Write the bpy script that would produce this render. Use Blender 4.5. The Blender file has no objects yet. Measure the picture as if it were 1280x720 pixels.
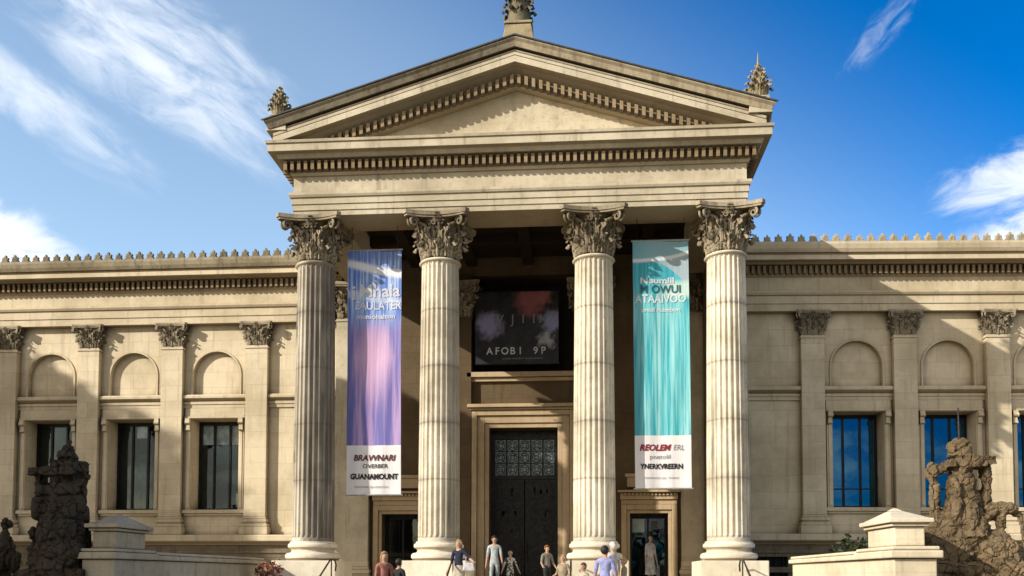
import bpy, math, random
from mathutils import Vector, Matrix, noise
R=math.radians; PI=math.pi
random.seed(7)
scene=bpy.context.scene
COL=scene.collection
scene.view_settings.view_transform='Standard'; scene.view_settings.look='None'; scene.view_settings.exposure=0; scene.view_settings.gamma=1

# ------------------------------------------------------------------ helpers
class MB:
    def __init__(s): s.v=[]; s.f=[]; s.m=[]; s.sm=[]; s.mi=0; s.smooth=False
    def add(s,vs,fs):
        b=len(s.v); s.v+= [tuple(v) for v in vs]
        for f in fs: s.f.append([b+i for i in f]); s.m.append(s.mi); s.sm.append(s.smooth)
    def box(s,x0,x1,y0,y1,z0,z1):
        s.add([(x0,y0,z0),(x1,y0,z0),(x1,y1,z0),(x0,y1,z0),(x0,y0,z1),(x1,y0,z1),(x1,y1,z1),(x0,y1,z1)],
              [(0,3,2,1),(4,5,6,7),(0,1,5,4),(1,2,6,5),(2,3,7,6),(3,0,4,7)])
    def frustum(s,cx,cy,z0,z1,hx0,hy0,hx1,hy1):
        s.add([(cx-hx0,cy-hy0,z0),(cx+hx0,cy-hy0,z0),(cx+hx0,cy+hy0,z0),(cx-hx0,cy+hy0,z0),
               (cx-hx1,cy-hy1,z1),(cx+hx1,cy-hy1,z1),(cx+hx1,cy+hy1,z1),(cx-hx1,cy+hy1,z1)],
              [(0,3,2,1),(4,5,6,7),(0,1,5,4),(1,2,6,5),(2,3,7,6),(3,0,4,7)])
    def lathe(s,prof,cx=0,cy=0,n=48,a0=0,a1=2*PI,mod=None):
        full=abs(a1-a0-2*PI)<1e-6; k=n if full else n+1
        vs=[]
        for (r,z) in prof:
            for i in range(k):
                a=a0+(a1-a0)*i/n; rr=r if mod is None else mod(r,z,a)
                vs.append((cx+rr*math.cos(a),cy+rr*math.sin(a),z))
        fs=[]
        for j in range(len(prof)-1):
            for i in range(n):
                i2=(i+1)%k
                fs.append((j*k+i,j*k+i2,(j+1)*k+i2,(j+1)*k+i))
        s.add(vs,fs)
        if full:
            s.add([vs[i] for i in range(k)],[tuple(range(k-1,-1,-1))])
            o=(len(prof)-1)*k; s.add([vs[o+i] for i in range(k)],[tuple(range(k))])
    def tube(s,pts,rad,n=8,cap=True):
        pts=[Vector(p) for p in pts]; rr=rad if isinstance(rad,(list,tuple)) else [rad]*len(pts)
        vs=[];fs=[]; up=Vector((0,0,1)); prev=None
        for i,p in enumerate(pts):
            d=(pts[min(i+1,len(pts)-1)]-pts[max(i-1,0)]).normalized()
            if prev is None:
                a=d.cross(up if abs(d.z)<.9 else Vector((1,0,0))).normalized()
            else: a=(prev-d*prev.dot(d)).normalized()
            prev=a; b=d.cross(a)
            for k in range(n):
                t=2*PI*k/n; vs.append(p+(a*math.cos(t)+b*math.sin(t))*rr[i])
        for i in range(len(pts)-1):
            for k in range(n):
                k2=(k+1)%n; fs.append((i*n+k,i*n+k2,(i+1)*n+k2,(i+1)*n+k))
        if cap: fs.append(tuple(range(n-1,-1,-1))); fs.append(tuple((len(pts)-1)*n+k for k in range(n)))
        s.add(vs,fs)
    def sweep(s,path,prof,close=True):
        """path: xy points, profile (out,z); outward is to the right of travel"""
        P=[Vector((p[0],p[1])) for p in path]; vs=[]; n=len(prof)
        for i,p in enumerate(P):
            ds=[]
            if i>0: ds.append((P[i]-P[i-1]).normalized())
            if i<len(P)-1: ds.append((P[i+1]-P[i]).normalized())
            ns=[Vector((d.y,-d.x)) for d in ds]
            if len(ns)==2:
                m=(ns[0]+ns[1]).normalized(); m=m/max(.2,m.dot(ns[0]))
            else: m=ns[0]
            for (o,z) in prof: vs.append((p.x+m.x*o,p.y+m.y*o,z))
        fs=[]
        for i in range(len(P)-1):
            for k in range(n if close else n-1):
                k2=(k+1)%n
                fs.append((i*n+k,(i+1)*n+k,(i+1)*n+k2,i*n+k2))
        if close:
            fs.append(tuple(range(n))); fs.append(tuple((len(P)-1)*n+k for k in range(n-1,-1,-1)))
        s.add(vs,fs)
    def xform(s,M):
        s.v=[tuple(M@Vector(v)) for v in s.v]; return s
    def build(s,name,mats,parent=None,loc=None,bevel=0):
        me=bpy.data.meshes.new(name); me.from_pydata(s.v,[],s.f)
        if not isinstance(mats,(list,tuple)): mats=[mats]
        for m in mats: me.materials.append(m)
        me.polygons.foreach_set('material_index',s.m); me.polygons.foreach_set('use_smooth',s.sm)
        me.update()
        o=bpy.data.objects.new(name,me); COL.objects.link(o)
        if parent: o.parent=parent
        if loc: o.location=loc
        if bevel:
            b=o.modifiers.new('bevel','BEVEL'); b.width=bevel; b.segments=2; b.limit_method='ANGLE'
        return o
def fixn(o):
    import bmesh
    bm=bmesh.new(); bm.from_mesh(o.data); bmesh.ops.recalc_face_normals(bm,faces=bm.faces); bm.to_mesh(o.data); bm.free(); return o
def tag(o,label=None,cat=None,group=None,kind=None):
    if label: o['label']=label
    if cat: o['category']=cat
    if group: o['group']=group
    if kind: o['kind']=kind
    return o
def empty(name,loc=(0,0,0),rz=0,parent=None):
    o=bpy.data.objects.new(name,None); COL.objects.link(o); o.location=loc; o.rotation_euler=(0,0,rz); o.empty_display_size=.2
    if parent: o.parent=parent
    return o
def dup(o,parent=None,loc=None):
    c=o.copy(); COL.objects.link(c); c.parent=parent
    if loc is not None: c.location=loc
    for ch in [x for x in bpy.data.objects if x.parent==o]: dup(ch,c)
    return c

# ------------------------------------------------------------------ node helpers
class NT:
    def __init__(s,tree): s.t=tree; s.n=tree.nodes; s.l=tree.links
    def node(s,t,**k):
        n=s.n.new(t)
        for a,b in k.items(): setattr(n,a,b)
        return n
    def put(s,sock,v):
        if isinstance(v,bpy.types.NodeSocket): s.l.new(v,sock)
        elif v is not None: sock.default_value=v
    def math(s,op,a,b=None,c=None,clamp=False):
        n=s.node('ShaderNodeMath',operation=op); n.use_clamp=clamp
        s.put(n.inputs[0],a)
        if b is not None: s.put(n.inputs[1],b)
        if c is not None: s.put(n.inputs[2],c)
        return n.outputs[0]
    def mapr(s,v,a,b,c=0.,d=1.,smooth=True):
        n=s.node('ShaderNodeMapRange'); n.interpolation_type='SMOOTHSTEP' if smooth else 'LINEAR'
        s.put(n.inputs['Value'],v)
        for k,x in zip(('From Min','From Max','To Min','To Max'),(a,b,c,d)): s.put(n.inputs[k],x)
        return n.outputs[0]
    def mix(s,f,a,b,mode='MIX'):
        n=s.node('ShaderNodeMix',data_type='RGBA',blend_type=mode)
        s.put(n.inputs[0],f); s.put(n.inputs[6],a); s.put(n.inputs[7],b); return n.outputs[2]
    def noise(s,vec,scale,detail=5,rough=.6,dist=0):
        n=s.node('ShaderNodeTexNoise'); s.put(n.inputs['Vector'],vec)
        n.inputs['Scale'].default_value=scale; n.inputs['Detail'].default_value=detail; n.inputs['Roughness'].default_value=rough; n.inputs['Distortion'].default_value=dist
        return n.outputs[0]
    def vscale(s,vec,sc,off=(0,0,0)):
        n=s.node('ShaderNodeMapping'); s.put(n.inputs[0],vec); n.inputs['Scale'].default_value=sc; n.inputs['Location'].default_value=off; return n.outputs[0]
    def sep(s,vec):
        n=s.node('ShaderNodeSeparateXYZ'); s.put(n.inputs[0],vec); return n.outputs
def newmat(name):
    m=bpy.data.materials.new(name); m.use_nodes=True; t=m.node_tree; t.nodes.clear()
    T=NT(t); out=T.node('ShaderNodeOutputMaterial'); p=T.node('ShaderNodeBsdfPrincipled'); T.l.new(p.outputs[0],out.inputs[0])
    return m,T,p,out
def c4(c,k=1): return (c[0]*k,c[1]*k,c[2]*k,1)
def stone(name,base,dark=.55,stain=.5,joints=0,ao=0,streak=.5,bump=.4,rough=.88,drum=0,green=0,underdark=.75,aohi=.8,rightworn=0):
    m,T,p,out=newmat(name)
    pos=T.node('ShaderNodeNewGeometry').outputs['Position']
    n1=T.noise(pos,.55,6,.62); n2=T.noise(pos,5.,6,.7); n3=T.noise(T.vscale(pos,(3.2,3.2,.22)),1.4,5,.65)
    n4=T.noise(pos,26,3,.6)
    col=T.mix(T.mapr(n1,.35,.68),c4(base,1.07),c4((base[0]*.94,base[1]*.92,base[2]*.86),dark**.35))
    col=T.mix(T.math('MULTIPLY',T.mapr(n2,.48,.75),stain*.6),col,c4((base[0]*.8,base[1]*.76,base[2]*.7),dark))
    col=T.mix(T.math('MULTIPLY',T.mapr(n3,.52,.74),streak),col,c4((base[0]*.75,base[1]*.72,base[2]*.68),dark))
    h=T.math('ADD',T.math('MULTIPLY',n2,.6),T.math('MULTIPLY',n4,.4))
    xyz=T.sep(pos)
    if joints:
        comb=T.node('ShaderNodeCombineXYZ'); T.put(comb.inputs[0],T.math('ADD',xyz[0],T.math('MULTIPLY',xyz[1],.7))); T.put(comb.inputs[1],xyz[2])
        b=T.node('ShaderNodeTexBrick'); T.put(b.inputs['Vector'],comb.outputs[0]); b.inputs['Scale'].default_value=1; b.inputs['Brick Width'].default_value=1.35; b.inputs['Row Height'].default_value=.56
        b.inputs['Mortar Size'].default_value=.011; b.inputs['Mortar Smooth'].default_value=.4; b.inputs['Bias'].default_value=0
        b.inputs['Color1'].default_value=(1,1,1,1); b.inputs['Color2'].default_value=(.82,.80,.76,1); b.inputs['Mortar'].default_value=(.62,.58,.52,1)
        col=T.mix(joints,col,T.mix(1,col,b.outputs['Color'],'MULTIPLY'))
        h=T.math('SUBTRACT',h,T.math('MULTIPLY',b.outputs['Fac'],.8*joints))
    if drum:
        w=T.math('ABSOLUTE',T.math('SUBTRACT',T.math('FRACT',T.math('ADD',T.math('MULTIPLY',xyz[2],1/1.63),T.math('MULTIPLY',n1,.05))),.5))
        line=T.mapr(w,.47,.495); band=T.math('MULTIPLY',T.mapr(w,.36,.5),T.mapr(T.noise(T.vscale(pos,(.4,.4,1.1)),1.1,3,.5),.42,.62))
        col=T.mix(T.math('MULTIPLY',band,.55*drum),col,c4((base[0]*.5,base[1]*.5,base[2]*.52)))
        col=T.mix(T.math('MULTIPLY',line,.5*drum),col,c4((base[0]*.3,base[1]*.28,base[2]*.26)))
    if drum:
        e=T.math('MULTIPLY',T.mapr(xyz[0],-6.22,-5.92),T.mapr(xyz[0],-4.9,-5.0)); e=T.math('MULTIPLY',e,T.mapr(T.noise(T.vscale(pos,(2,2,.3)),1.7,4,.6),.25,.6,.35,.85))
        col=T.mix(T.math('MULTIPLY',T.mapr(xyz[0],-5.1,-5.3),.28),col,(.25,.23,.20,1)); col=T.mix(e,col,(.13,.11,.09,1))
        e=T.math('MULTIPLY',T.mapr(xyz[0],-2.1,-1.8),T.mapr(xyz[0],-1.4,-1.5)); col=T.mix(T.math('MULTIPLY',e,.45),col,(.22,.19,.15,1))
    if rightworn: col=T.mix(T.mapr(xyz[0],-.4,.4,0,.8),col,T.mix(T.mapr(n3,.4,.7),(.56,.48,.34,1),(.34,.28,.19,1)))  # right half of the gable stone weathered paler
    if green: col=T.mix(T.math('MULTIPLY',T.mapr(T.noise(pos,2.3,5,.7),.5,.7),green),col,c4((.05,.06,.025)))
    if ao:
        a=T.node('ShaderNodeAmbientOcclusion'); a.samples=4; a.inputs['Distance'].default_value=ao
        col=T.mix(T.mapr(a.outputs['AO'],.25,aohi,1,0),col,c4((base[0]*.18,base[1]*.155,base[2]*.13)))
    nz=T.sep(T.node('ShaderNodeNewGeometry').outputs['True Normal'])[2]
    col=T.mix(T.mapr(nz,-.35,-.85,0,underdark),col,c4((base[0]*.36,base[1]*.30,base[2]*.22)))  # undersides darkened: shade and soot painted into the stone colour
    T.put(p.inputs['Base Color'],col); p.inputs['Roughness'].default_value=rough; p.inputs['Specular IOR Level'].default_value=.25
    b=T.node('ShaderNodeBump'); b.inputs['Strength'].default_value=bump; b.inputs['Distance'].default_value=.03; T.put(b.inputs['Height'],h); T.l.new(b.outputs[0],p.inputs['Normal'])
    return m
def plain(name,c,rough=.7,metal=0,var=.25,scale=6,bump=.15):
    m,T,p,out=newmat(name); pos=T.node('ShaderNodeNewGeometry').outputs['Position']
    n=T.noise(pos,scale,5,.6)
    T.put(p.inputs['Base Color'],T.mix(T.mapr(n,.35,.65),c4(c,1+var),c4(c,1-var))); p.inputs['Roughness'].default_value=rough; p.inputs['Metallic'].default_value=metal
    b=T.node('ShaderNodeBump'); b.inputs['Strength'].default_value=bump; b.inputs['Distance'].default_value=.02; T.put(b.inputs['Height'],n); T.l.new(b.outputs[0],p.inputs['Normal'])
    return m

LIME=(.84,.73,.545)
M={}
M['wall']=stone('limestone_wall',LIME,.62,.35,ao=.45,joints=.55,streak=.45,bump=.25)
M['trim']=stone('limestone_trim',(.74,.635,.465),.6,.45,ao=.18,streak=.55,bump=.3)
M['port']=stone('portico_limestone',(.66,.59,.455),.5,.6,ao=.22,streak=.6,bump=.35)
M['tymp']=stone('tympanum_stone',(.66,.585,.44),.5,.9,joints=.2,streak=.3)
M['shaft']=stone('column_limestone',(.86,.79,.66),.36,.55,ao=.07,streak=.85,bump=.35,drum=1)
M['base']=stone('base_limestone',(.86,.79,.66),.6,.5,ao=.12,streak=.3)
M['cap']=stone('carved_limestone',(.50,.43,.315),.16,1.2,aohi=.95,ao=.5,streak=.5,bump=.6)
M['sima']=stone('weathered_roof_stone',(.30,.26,.19),.35,1.,ao=.1,streak=.8,bump=.6,green=.25,rightworn=1)
M['gutter']=stone('stained_gutter_stone',(.44,.38,.27),.35,1.,ao=.15,streak=.9,bump=.5)
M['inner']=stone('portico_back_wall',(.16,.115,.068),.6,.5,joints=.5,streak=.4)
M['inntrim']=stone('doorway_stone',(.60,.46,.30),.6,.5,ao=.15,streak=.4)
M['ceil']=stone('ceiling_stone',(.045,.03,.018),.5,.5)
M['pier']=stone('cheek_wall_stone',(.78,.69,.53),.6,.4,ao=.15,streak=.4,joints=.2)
M['pier_shade']=stone('shaded_cheek_wall_stone',(.56,.49,.37),.5,.7,ao=.15,streak=.5,joints=.2)  # darker copy of the cheek stone, tree shade put into its colour
M['base_wall']=stone('basement_stone',(.26,.215,.155),.45,.8,joints=.6,streak=.6)
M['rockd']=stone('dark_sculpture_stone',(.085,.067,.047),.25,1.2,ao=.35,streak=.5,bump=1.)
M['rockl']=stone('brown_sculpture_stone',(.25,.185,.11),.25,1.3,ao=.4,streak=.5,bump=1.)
M['dark']=plain('dark_metal',(.02,.02,.022),.4,.6)
M['bronze']=plain('bronze_door',(.018,.016,.015),.38,.5,.5,9,.5)
M['black']=plain('room_dark',(.008,.008,.009),.8)
M['roof']=plain('lead_roof',(.06,.06,.055),.6)
M['dent']=stone('shaded_dentils',(.36,.27,.165),.4,.8,ao=.25)  # browner stone, deep shade under the cornice put into its colour
M['pave']=stone('paving',(.27,.24,.19),.6,.5,streak=.1)
M['blind']=plain('window_blind',(.85,.88,.86),.8)
M['curt']=plain('green_curtain',(.03,.10,.055),.9)
M['white']=plain('white_print',(.80,.79,.80),.6,0,.03)

# glass
def glass(name,tint,refl,trans):
    m=bpy.data.materials.new(name); m.use_nodes=True; t=m.node_tree; t.nodes.clear(); T=NT(t)
    out=T.node('ShaderNodeOutputMaterial'); tr=T.node('ShaderNodeBsdfTransparent'); tr.inputs[0].default_value=c4(trans)
    g=T.node('ShaderNodeBsdfGlossy'); g.inputs['Color'].default_value=c4(tint); g.inputs['Roughness'].default_value=.02
    pos=T.node('ShaderNodeNewGeometry').outputs['Position']
    b=T.node('ShaderNodeBump'); b.inputs['Strength'].default_value=.05; b.inputs['Distance'].default_value=.05; T.put(b.inputs['Height'],T.noise(pos,1.3,2,.5)); T.l.new(b.outputs[0],g.inputs['Normal'])
    mx=T.node('ShaderNodeMixShader'); lw=T.node('ShaderNodeLayerWeight'); lw.inputs[0].default_value=.2
    T.put(mx.inputs[0],T.mapr(lw.outputs['Fresnel'],0,1,refl,1,False)); T.l.new(tr.outputs[0],mx.inputs[1]); T.l.new(g.outputs[0],mx.inputs[2]); T.l.new(mx.outputs[0],out.inputs[0])
    return m
M['glassL']=glass('clear_window_glass',(.50,.60,.66),.045,(.93,.95,.95))
M['glassR']=glass('sky_tinted_window_glass',(.11,.34,.60),.5,(.25,.3,.33))  # blue of the reflected sky put into the glass tint
M['glassD']=glass('door_glass',(.5,.6,.7),.06,(.6,.6,.6))

# ------------------------------------------------------------------ camera, sun, sky
cam=bpy.data.cameras.new('camera'); co=bpy.data.objects.new('camera',cam); COL.objects.link(co)
cam.lens=1125.48/1280*36; cam.sensor_width=36; cam.shift_y=(664.654-360)/1280; cam.clip_end=5000; cam.clip_start=.1
co.matrix_world=Matrix.Translation((1.7804,-25.6096,.5))@Matrix.Rotation(.075,4,'Z')@Matrix.Rotation(PI/2+.0486,4,'X')@Matrix.Rotation(.0017,4,'Z')
scene.camera=co
KX,KZ=1.5,.87
sd=Vector((-KX,-1,KZ)).normalized()
sun=bpy.data.lights.new('sun','SUN'); so=bpy.data.objects.new('sun',sun); COL.objects.link(so)
sun.energy=5; sun.angle=R(.53); sun.color=(1,.92,.78); so.rotation_euler=sd.to_track_quat('Z','Y').to_euler()
elev=math.asin(sd.z); az=math.atan2(sd.x,sd.y)
w=bpy.data.worlds.new('World'); scene.world=w; w.use_nodes=True; w.node_tree.nodes.clear(); T=NT(w.node_tree)
wo=T.node('ShaderNodeOutputWorld'); bg=T.node('ShaderNodeBackground'); T.l.new(bg.outputs[0],wo.inputs[0]); bg.inputs[1].default_value=.15
sky=T.node('ShaderNodeTexSky',sky_type='NISHITA'); sky.sun_disc=False; sky.sun_elevation=elev; sky.sun_rotation=az; sky.air_density=1.; sky.dust_density=.4; sky.ozone_density=2.
dirv=T.node('ShaderNodeTexCoord').outputs['Generated']; dx,dyy,dz=T.sep(dirv)[0:3]
azm=T.math('ARCTAN2',dx,dyy)      # 0 straight over the building, + to the right
# deepen to the right, paler to the left, as a clear sky is towards / away from the sun
SCL=4.5
hz=T.math('DIVIDE',dz,T.math('SQRT',T.math('ADD',T.math('MULTIPLY',dx,dx),T.math('MULTIPLY',dyy,dyy))))
g=T.mapr(T.math('ADD',azm,T.math('MULTIPLY',T.math('SUBTRACT',hz,.45),1.1)),-.22,.52,0,1)
tint=T.mix(g,(2.0,1.90,1.72,1),(.0,.62,1.22,1))
skc=T.mix(1,sky.outputs[0],tint,'MULTIPLY')
def blob(cx,cz,rx,rz):
    # cloud region by azimuth / elevation-slope
    hz=T.math('DIVIDE',dz,T.math('SQRT',T.math('ADD',T.math('MULTIPLY',dx,dx),T.math('MULTIPLY',dyy,dyy))))
    a=T.math('DIVIDE',T.math('SUBTRACT',azm,cx),rx); b=T.math('DIVIDE',T.math('SUBTRACT',hz,cz),rz)
    d=T.math('ADD',T.math('MULTIPLY',a,a),T.math('MULTIPLY',b,b)); return T.math('SUBTRACT',1,d,clamp=True)
CLOUD=[]
hz=T.math('DIVIDE',dz,T.math('SQRT',T.math('ADD',T.math('MULTIPLY',dx,dx),T.math('MULTIPLY',dyy,dyy))))
def pcloud(cx,cz,rx,rz,ang,scale,stretch,lo,hi,strength,seed):
    # rotated local coordinates in (azimuth, slope); noise stretched along the wisp
    ca,sa=math.cos(ang),math.sin(ang)
    a=T.math('SUBTRACT',azm,cx); b=T.math('SUBTRACT',hz,cz)
    u=T.math('ADD',T.math('MULTIPLY',a,ca),T.math('MULTIPLY',b,sa)); v=T.math('SUBTRACT',T.math('MULTIPLY',b,ca),T.math('MULTIPLY',a,sa))
    uu=T.math('DIVIDE',u,rx); vv=T.math('DIVIDE',v,rz)
    mask=T.mapr(T.math('ADD',T.math('MULTIPLY',uu,uu),T.math('MULTIPLY',vv,vv)),0,1,1,0)
    cmb=T.node('ShaderNodeCombineXYZ'); T.put(cmb.inputs[0],T.math('MULTIPLY',u,1/stretch)); T.put(cmb.inputs[1],v); cmb.inputs[2].default_value=seed
    n=T.noise(cmb.outputs[0],scale,7,.62,.6)
    return T.math('MULTIPLY',T.mapr(T.math('ADD',n,T.math('MULTIPLY',T.math('SUBTRACT',mask,.5),.28)),lo,hi),T.math('MULTIPLY',mask,strength),clamp=True)
cl=[pcloud(-.46,.55,.26,.10,-.48,30,2.6,.36,.90,.85,1.3),
    pcloud(-.57,.47,.16,.05,-.5,26,2.6,.38,.88,.7,4.1),
    pcloud(-.62,.32,.14,.07,-.35,22,1.5,.34,.62,1.3,2.2),
    pcloud(.45,.395,.12,.045,.15,26,2.2,.40,.76,.9,7.7),
    pcloud(.47,.33,.14,.06,.3,26,1.8,.34,.66,1.1,9.7),
    pcloud(.325,.575,.085,.024,.80,60,2.2,.42,.95,.32,5.2),
    # low broken cloud on the far side of the square, seen in the window glass
    T.math('MULTIPLY',T.mapr(T.noise(T.vscale(dirv,(1,1,3)),5,6,.6),.43,.58),T.mapr(dyy,-.1,-.4,0,.9),clamp=True)]
cm=cl[0]
for x in cl[1:]: cm=T.math('MAXIMUM',cm,x)
skc=T.mix(cm,skc,(7.2,7.6,8.2,1))
# unseen half of the sky, dimmed and warmed to cut the blue ambient light
skc=T.mix(T.mapr(dyy,.25,-.25,0,1),skc,T.mix(1,skc,(.85,.68,.52,1),'MULTIPLY'))
T.put(bg.inputs[0],skc)

# ------------------------------------------------------------------ ground, steps
g=MB(); g.box(-700,700,-700,900,-3,-1.16); tag(g.build('ground',M['pave']),kind='structure')
g=MB(); g.box(-60,60,-45,-8,-1.156,-1.15); tag(g.build('paving',M['pave']),kind='structure')

# ------------------------------------------------------------------ museum
WY=5.66
museum=empty('museum_building',(0,0,0))
tag(museum,'classical limestone museum with four fluted columns under a gabled portico and two long wings','museum')
def part(mb,name,mat,parent=museum,fix=True,**k):
    o=mb.build(name,mat,parent,**k)
    return fixn(o) if fix else o

# steps and platform
p=MB(); p.box(-6.98,6.98,-1.55,8.2,-.6,0)
for i in range(1,7): p.box(-6.98,6.98,-1.55-.36*i,-1.55-.36*(i-1)+.0,-1.15,-.165*i)
part(p,'stair_flight',M['base'],bevel=.015)
# columns -----------------------------------------------------------
ZB,ZS,ZN,ZE=.91,1.46,9.58,10.85
def shaft_r(z):
    t=(z-ZS)/(ZN-ZS); return .598-.063*t**1.6
NFL=24
def fl(r,z,a):
    d=min(1,(z-(ZS+.10))/.10,(ZN-.12-z)/.10); d=max(0,d)
    ph=(a*NFL/(2*PI))%1; q=(ph-.5)/.40
    c=math.sqrt(max(0,1-q*q)) if abs(q)<1 else 0
    return r-.062*c*math.sqrt(d)
zs=[ZS,ZS+.09,ZS+.11,ZS+.14,ZS+.2,ZS+.5]+[ZS+.5+(ZN-ZS-.8)*i/10 for i in range(1,11)]+[ZN-.22,ZN-.16,ZN-.13,ZN-.11]
def leaf(mb,base,out,w,h,curl,thick=0.0,seed=0,flare=1.0):
    """acanthus-like leaf: base point, outward unit vector, width, height, curl distance"""
    rnd=random.Random(seed); out=Vector(out); side=Vector((-out.y,out.x,0)); NU,NVv=6,9
    vs=[]
    for j in range(NVv+1):
        t=j/NVv
        ww=w*(.55+.55*math.sin(PI*min(1,t*1.05)**.8))*(1 if t<.8 else 1-(t-.8)*2.6)
        if j%2: ww*=.68
        # profile: rises, leans out then tips over
        if t<.78: z=h*t/.78*1.0; o=curl*.45*(t/.78)**2.4*flare
        else:
            q=(t-.78)/.22; z=h*(1+.06*math.sin(q*PI)-.16*q); o=curl*(.45*flare+.55*math.sin(q*PI/2))
        for i in range(-NU//2,NU//2+1):
            s=i/(NU/2)
            rib=(.10*w if i==0 else (-.05*w if abs(i)==1 else (.05*w if abs(i)==2 else -.02*w)))
            jx=rnd.uniform(-.03,.03)*w
            p=Vector(base)+side*(ww*.5*s+jx)+out*(o+rib-.12*w*s*s+rnd.uniform(-.02,.02)*w)+Vector((0,0,z+(-.10*w*abs(s) if j%2 else .03*w*abs(s))))
            vs.append(p)
    n=NU+1; fs=[]
    for j in range(NVv):
        for i in range(NU): fs.append((j*n+i,j*n+i+1,(j+1)*n+i+1,(j+1)*n+i))
    # back side, slightly inside, gives thickness
    b=len(vs); th=.035*w+.012
    vs+= [v-out*th for v in vs]
    fs+= [tuple(b+k for k in reversed(f)) for f in fs]
    m=NVv*n
    for i in range(NU): fs.append((m+i,m+i+1,b+m+i+1,b+m+i))
    for j in range(NVv):
        fs.append((j*n,(j+1)*n,b+(j+1)*n,b+j*n)); fs.append((j*n+NU,b+j*n+NU,b+(j+1)*n+NU,(j+1)*n+NU))
    mb.add(vs,fs)
def volute(mb,c,dirn,r,wd):
    d=Vector(dirn).normalized(); pts=[];rad=[]
    for i in range(26):
        t=i/25; a=PI*.9-t*PI*3.1; rr=r*(1-.78*t)
        pts.append(Vector(c)+d*(rr*math.cos(a))+Vector((0,0,rr*math.sin(a)))); rad.append(wd*(1-.55*t))
    mb.tube(pts,rad,6)
def make_capital(name,mat,parent,square=False,loc=(0,0,0)):
    mb=MB(); H=ZE-ZN
    def rad(a,r):
        if not square: return r
        c,s=abs(math.cos(a)),abs(math.sin(a)); return r*min(1.34,1/max((c**6+s**6)**(1/6),.1))
    mb.smooth=True
    mb.lathe([(.53,0),(.535,.3),(.55,.7),(.60,.95),(.72,1.10)],n=32,mod=lambda r,z,a:rad(a,r)*.93)
    mb.smooth=False
    k=0
    for row,(cnt,zb,h,cu,w,off) in enumerate(((8,.0,.42,.25,.40,0),(8,.04,.78,.28,.40,.5),(16,.50,.44,.22,.20,.25),(16,.24,.30,.2,.17,.25))):
        for i in range(cnt):
            a=2*PI*(i+off)/cnt+(PI/4 if row==3 else 0); r=rad(a,.535 if row<2 else (.56 if row==2 else .60)); k+=1
            leaf(mb,(r*math.cos(a),r*math.sin(a),zb),(math.cos(a),math.sin(a),0),w,h,cu,seed=k)
    for i in range(4):
        a=PI/4+i*PI/2; d=(math.cos(a),math.sin(a),0); r=rad(a,.56)
        leaf(mb,(r*.98*d[0],r*.98*d[1],.55),d,.30,.50,.50 if not square else .3,seed=50+i,flare=1.2)
        rc=.98 if not square else .98
        for s in (-1,1):
            sd2=Vector((-d[1],d[0],0))*s*.07
            volute(mb,Vector((d[0]*rc,d[1]*rc,.98))+sd2,d,.15,.045)
            # stem of the volute
            a2=a-s*.42; r2=rad(a2,.60)
            mb.tube([Vector((r2*math.cos(a2),r2*math.sin(a2),.62)),Vector((r2*1.12*math.cos(a-s*.25),r2*1.12*math.sin(a-s*.25),.9)),Vector((d[0]*rc*.9,d[1]*rc*.9,1.1))+sd2],[.04,.045,.05],6)
            # inner helices towards the centre of each face
            a3=a-s*.62; r3=rad(a3,.66)
            c=Vector((r3*math.cos(a3),r3*math.sin(a3),.98)); t=Vector((-math.sin(a3),math.cos(a3),0))*s
            volute(mb,c,t*-1,.095,.03)
        am=i*PI/2; dm=Vector((math.cos(am),math.sin(am),0)); rr=rad(am,.72)*.97
        for q in range(6):   # flower in the middle of the abacus
            b=q*PI/3; t=Vector((-dm.y,dm.x,0))
            leaf(mb,dm*rr+t*.07*math.cos(b)+Vector((0,0,1.10+.08*math.sin(b)-.06)),dm,.12,.12,.09,seed=90+q)
    # abacus: concave-sided slab
    for (z0,z1,g) in ((1.10,1.16,.0),(1.16,H-.002,.04)):
        ring=[]
        for i in range(4):
            a=PI/4+i*PI/2; tip=1.23+g if not square else 1.12+g; cut=.07
            d=Vector((math.cos(a),math.sin(a))); t=Vector((-d.y,d.x)); nx=a+PI/2; d2=Vector((math.cos(nx),math.sin(nx))); t2=Vector((-d2.y,d2.x))
            A=d*tip+t*cut; B=d2*tip-t2*cut; mid=(A+B)/2; dm=mid.normalized(); sag=.13 if square else .21
            for q in range(8):
                u=q/7; P_=A.lerp(B,u)-dm*sag*(1-(2*u-1)**2); ring.append(P_)
        n=len(ring); mb.add([(v.x,v.y,z0) for v in ring]+[(v.x,v.y,z1) for v in ring],[tuple(range(n-1,-1,-1)),tuple(range(n,2*n))]+[(i,(i+1)%n,n+(i+1)%n,n+i) for i in range(n)])
    return mb.build(name,mat,parent,loc=loc)
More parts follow.
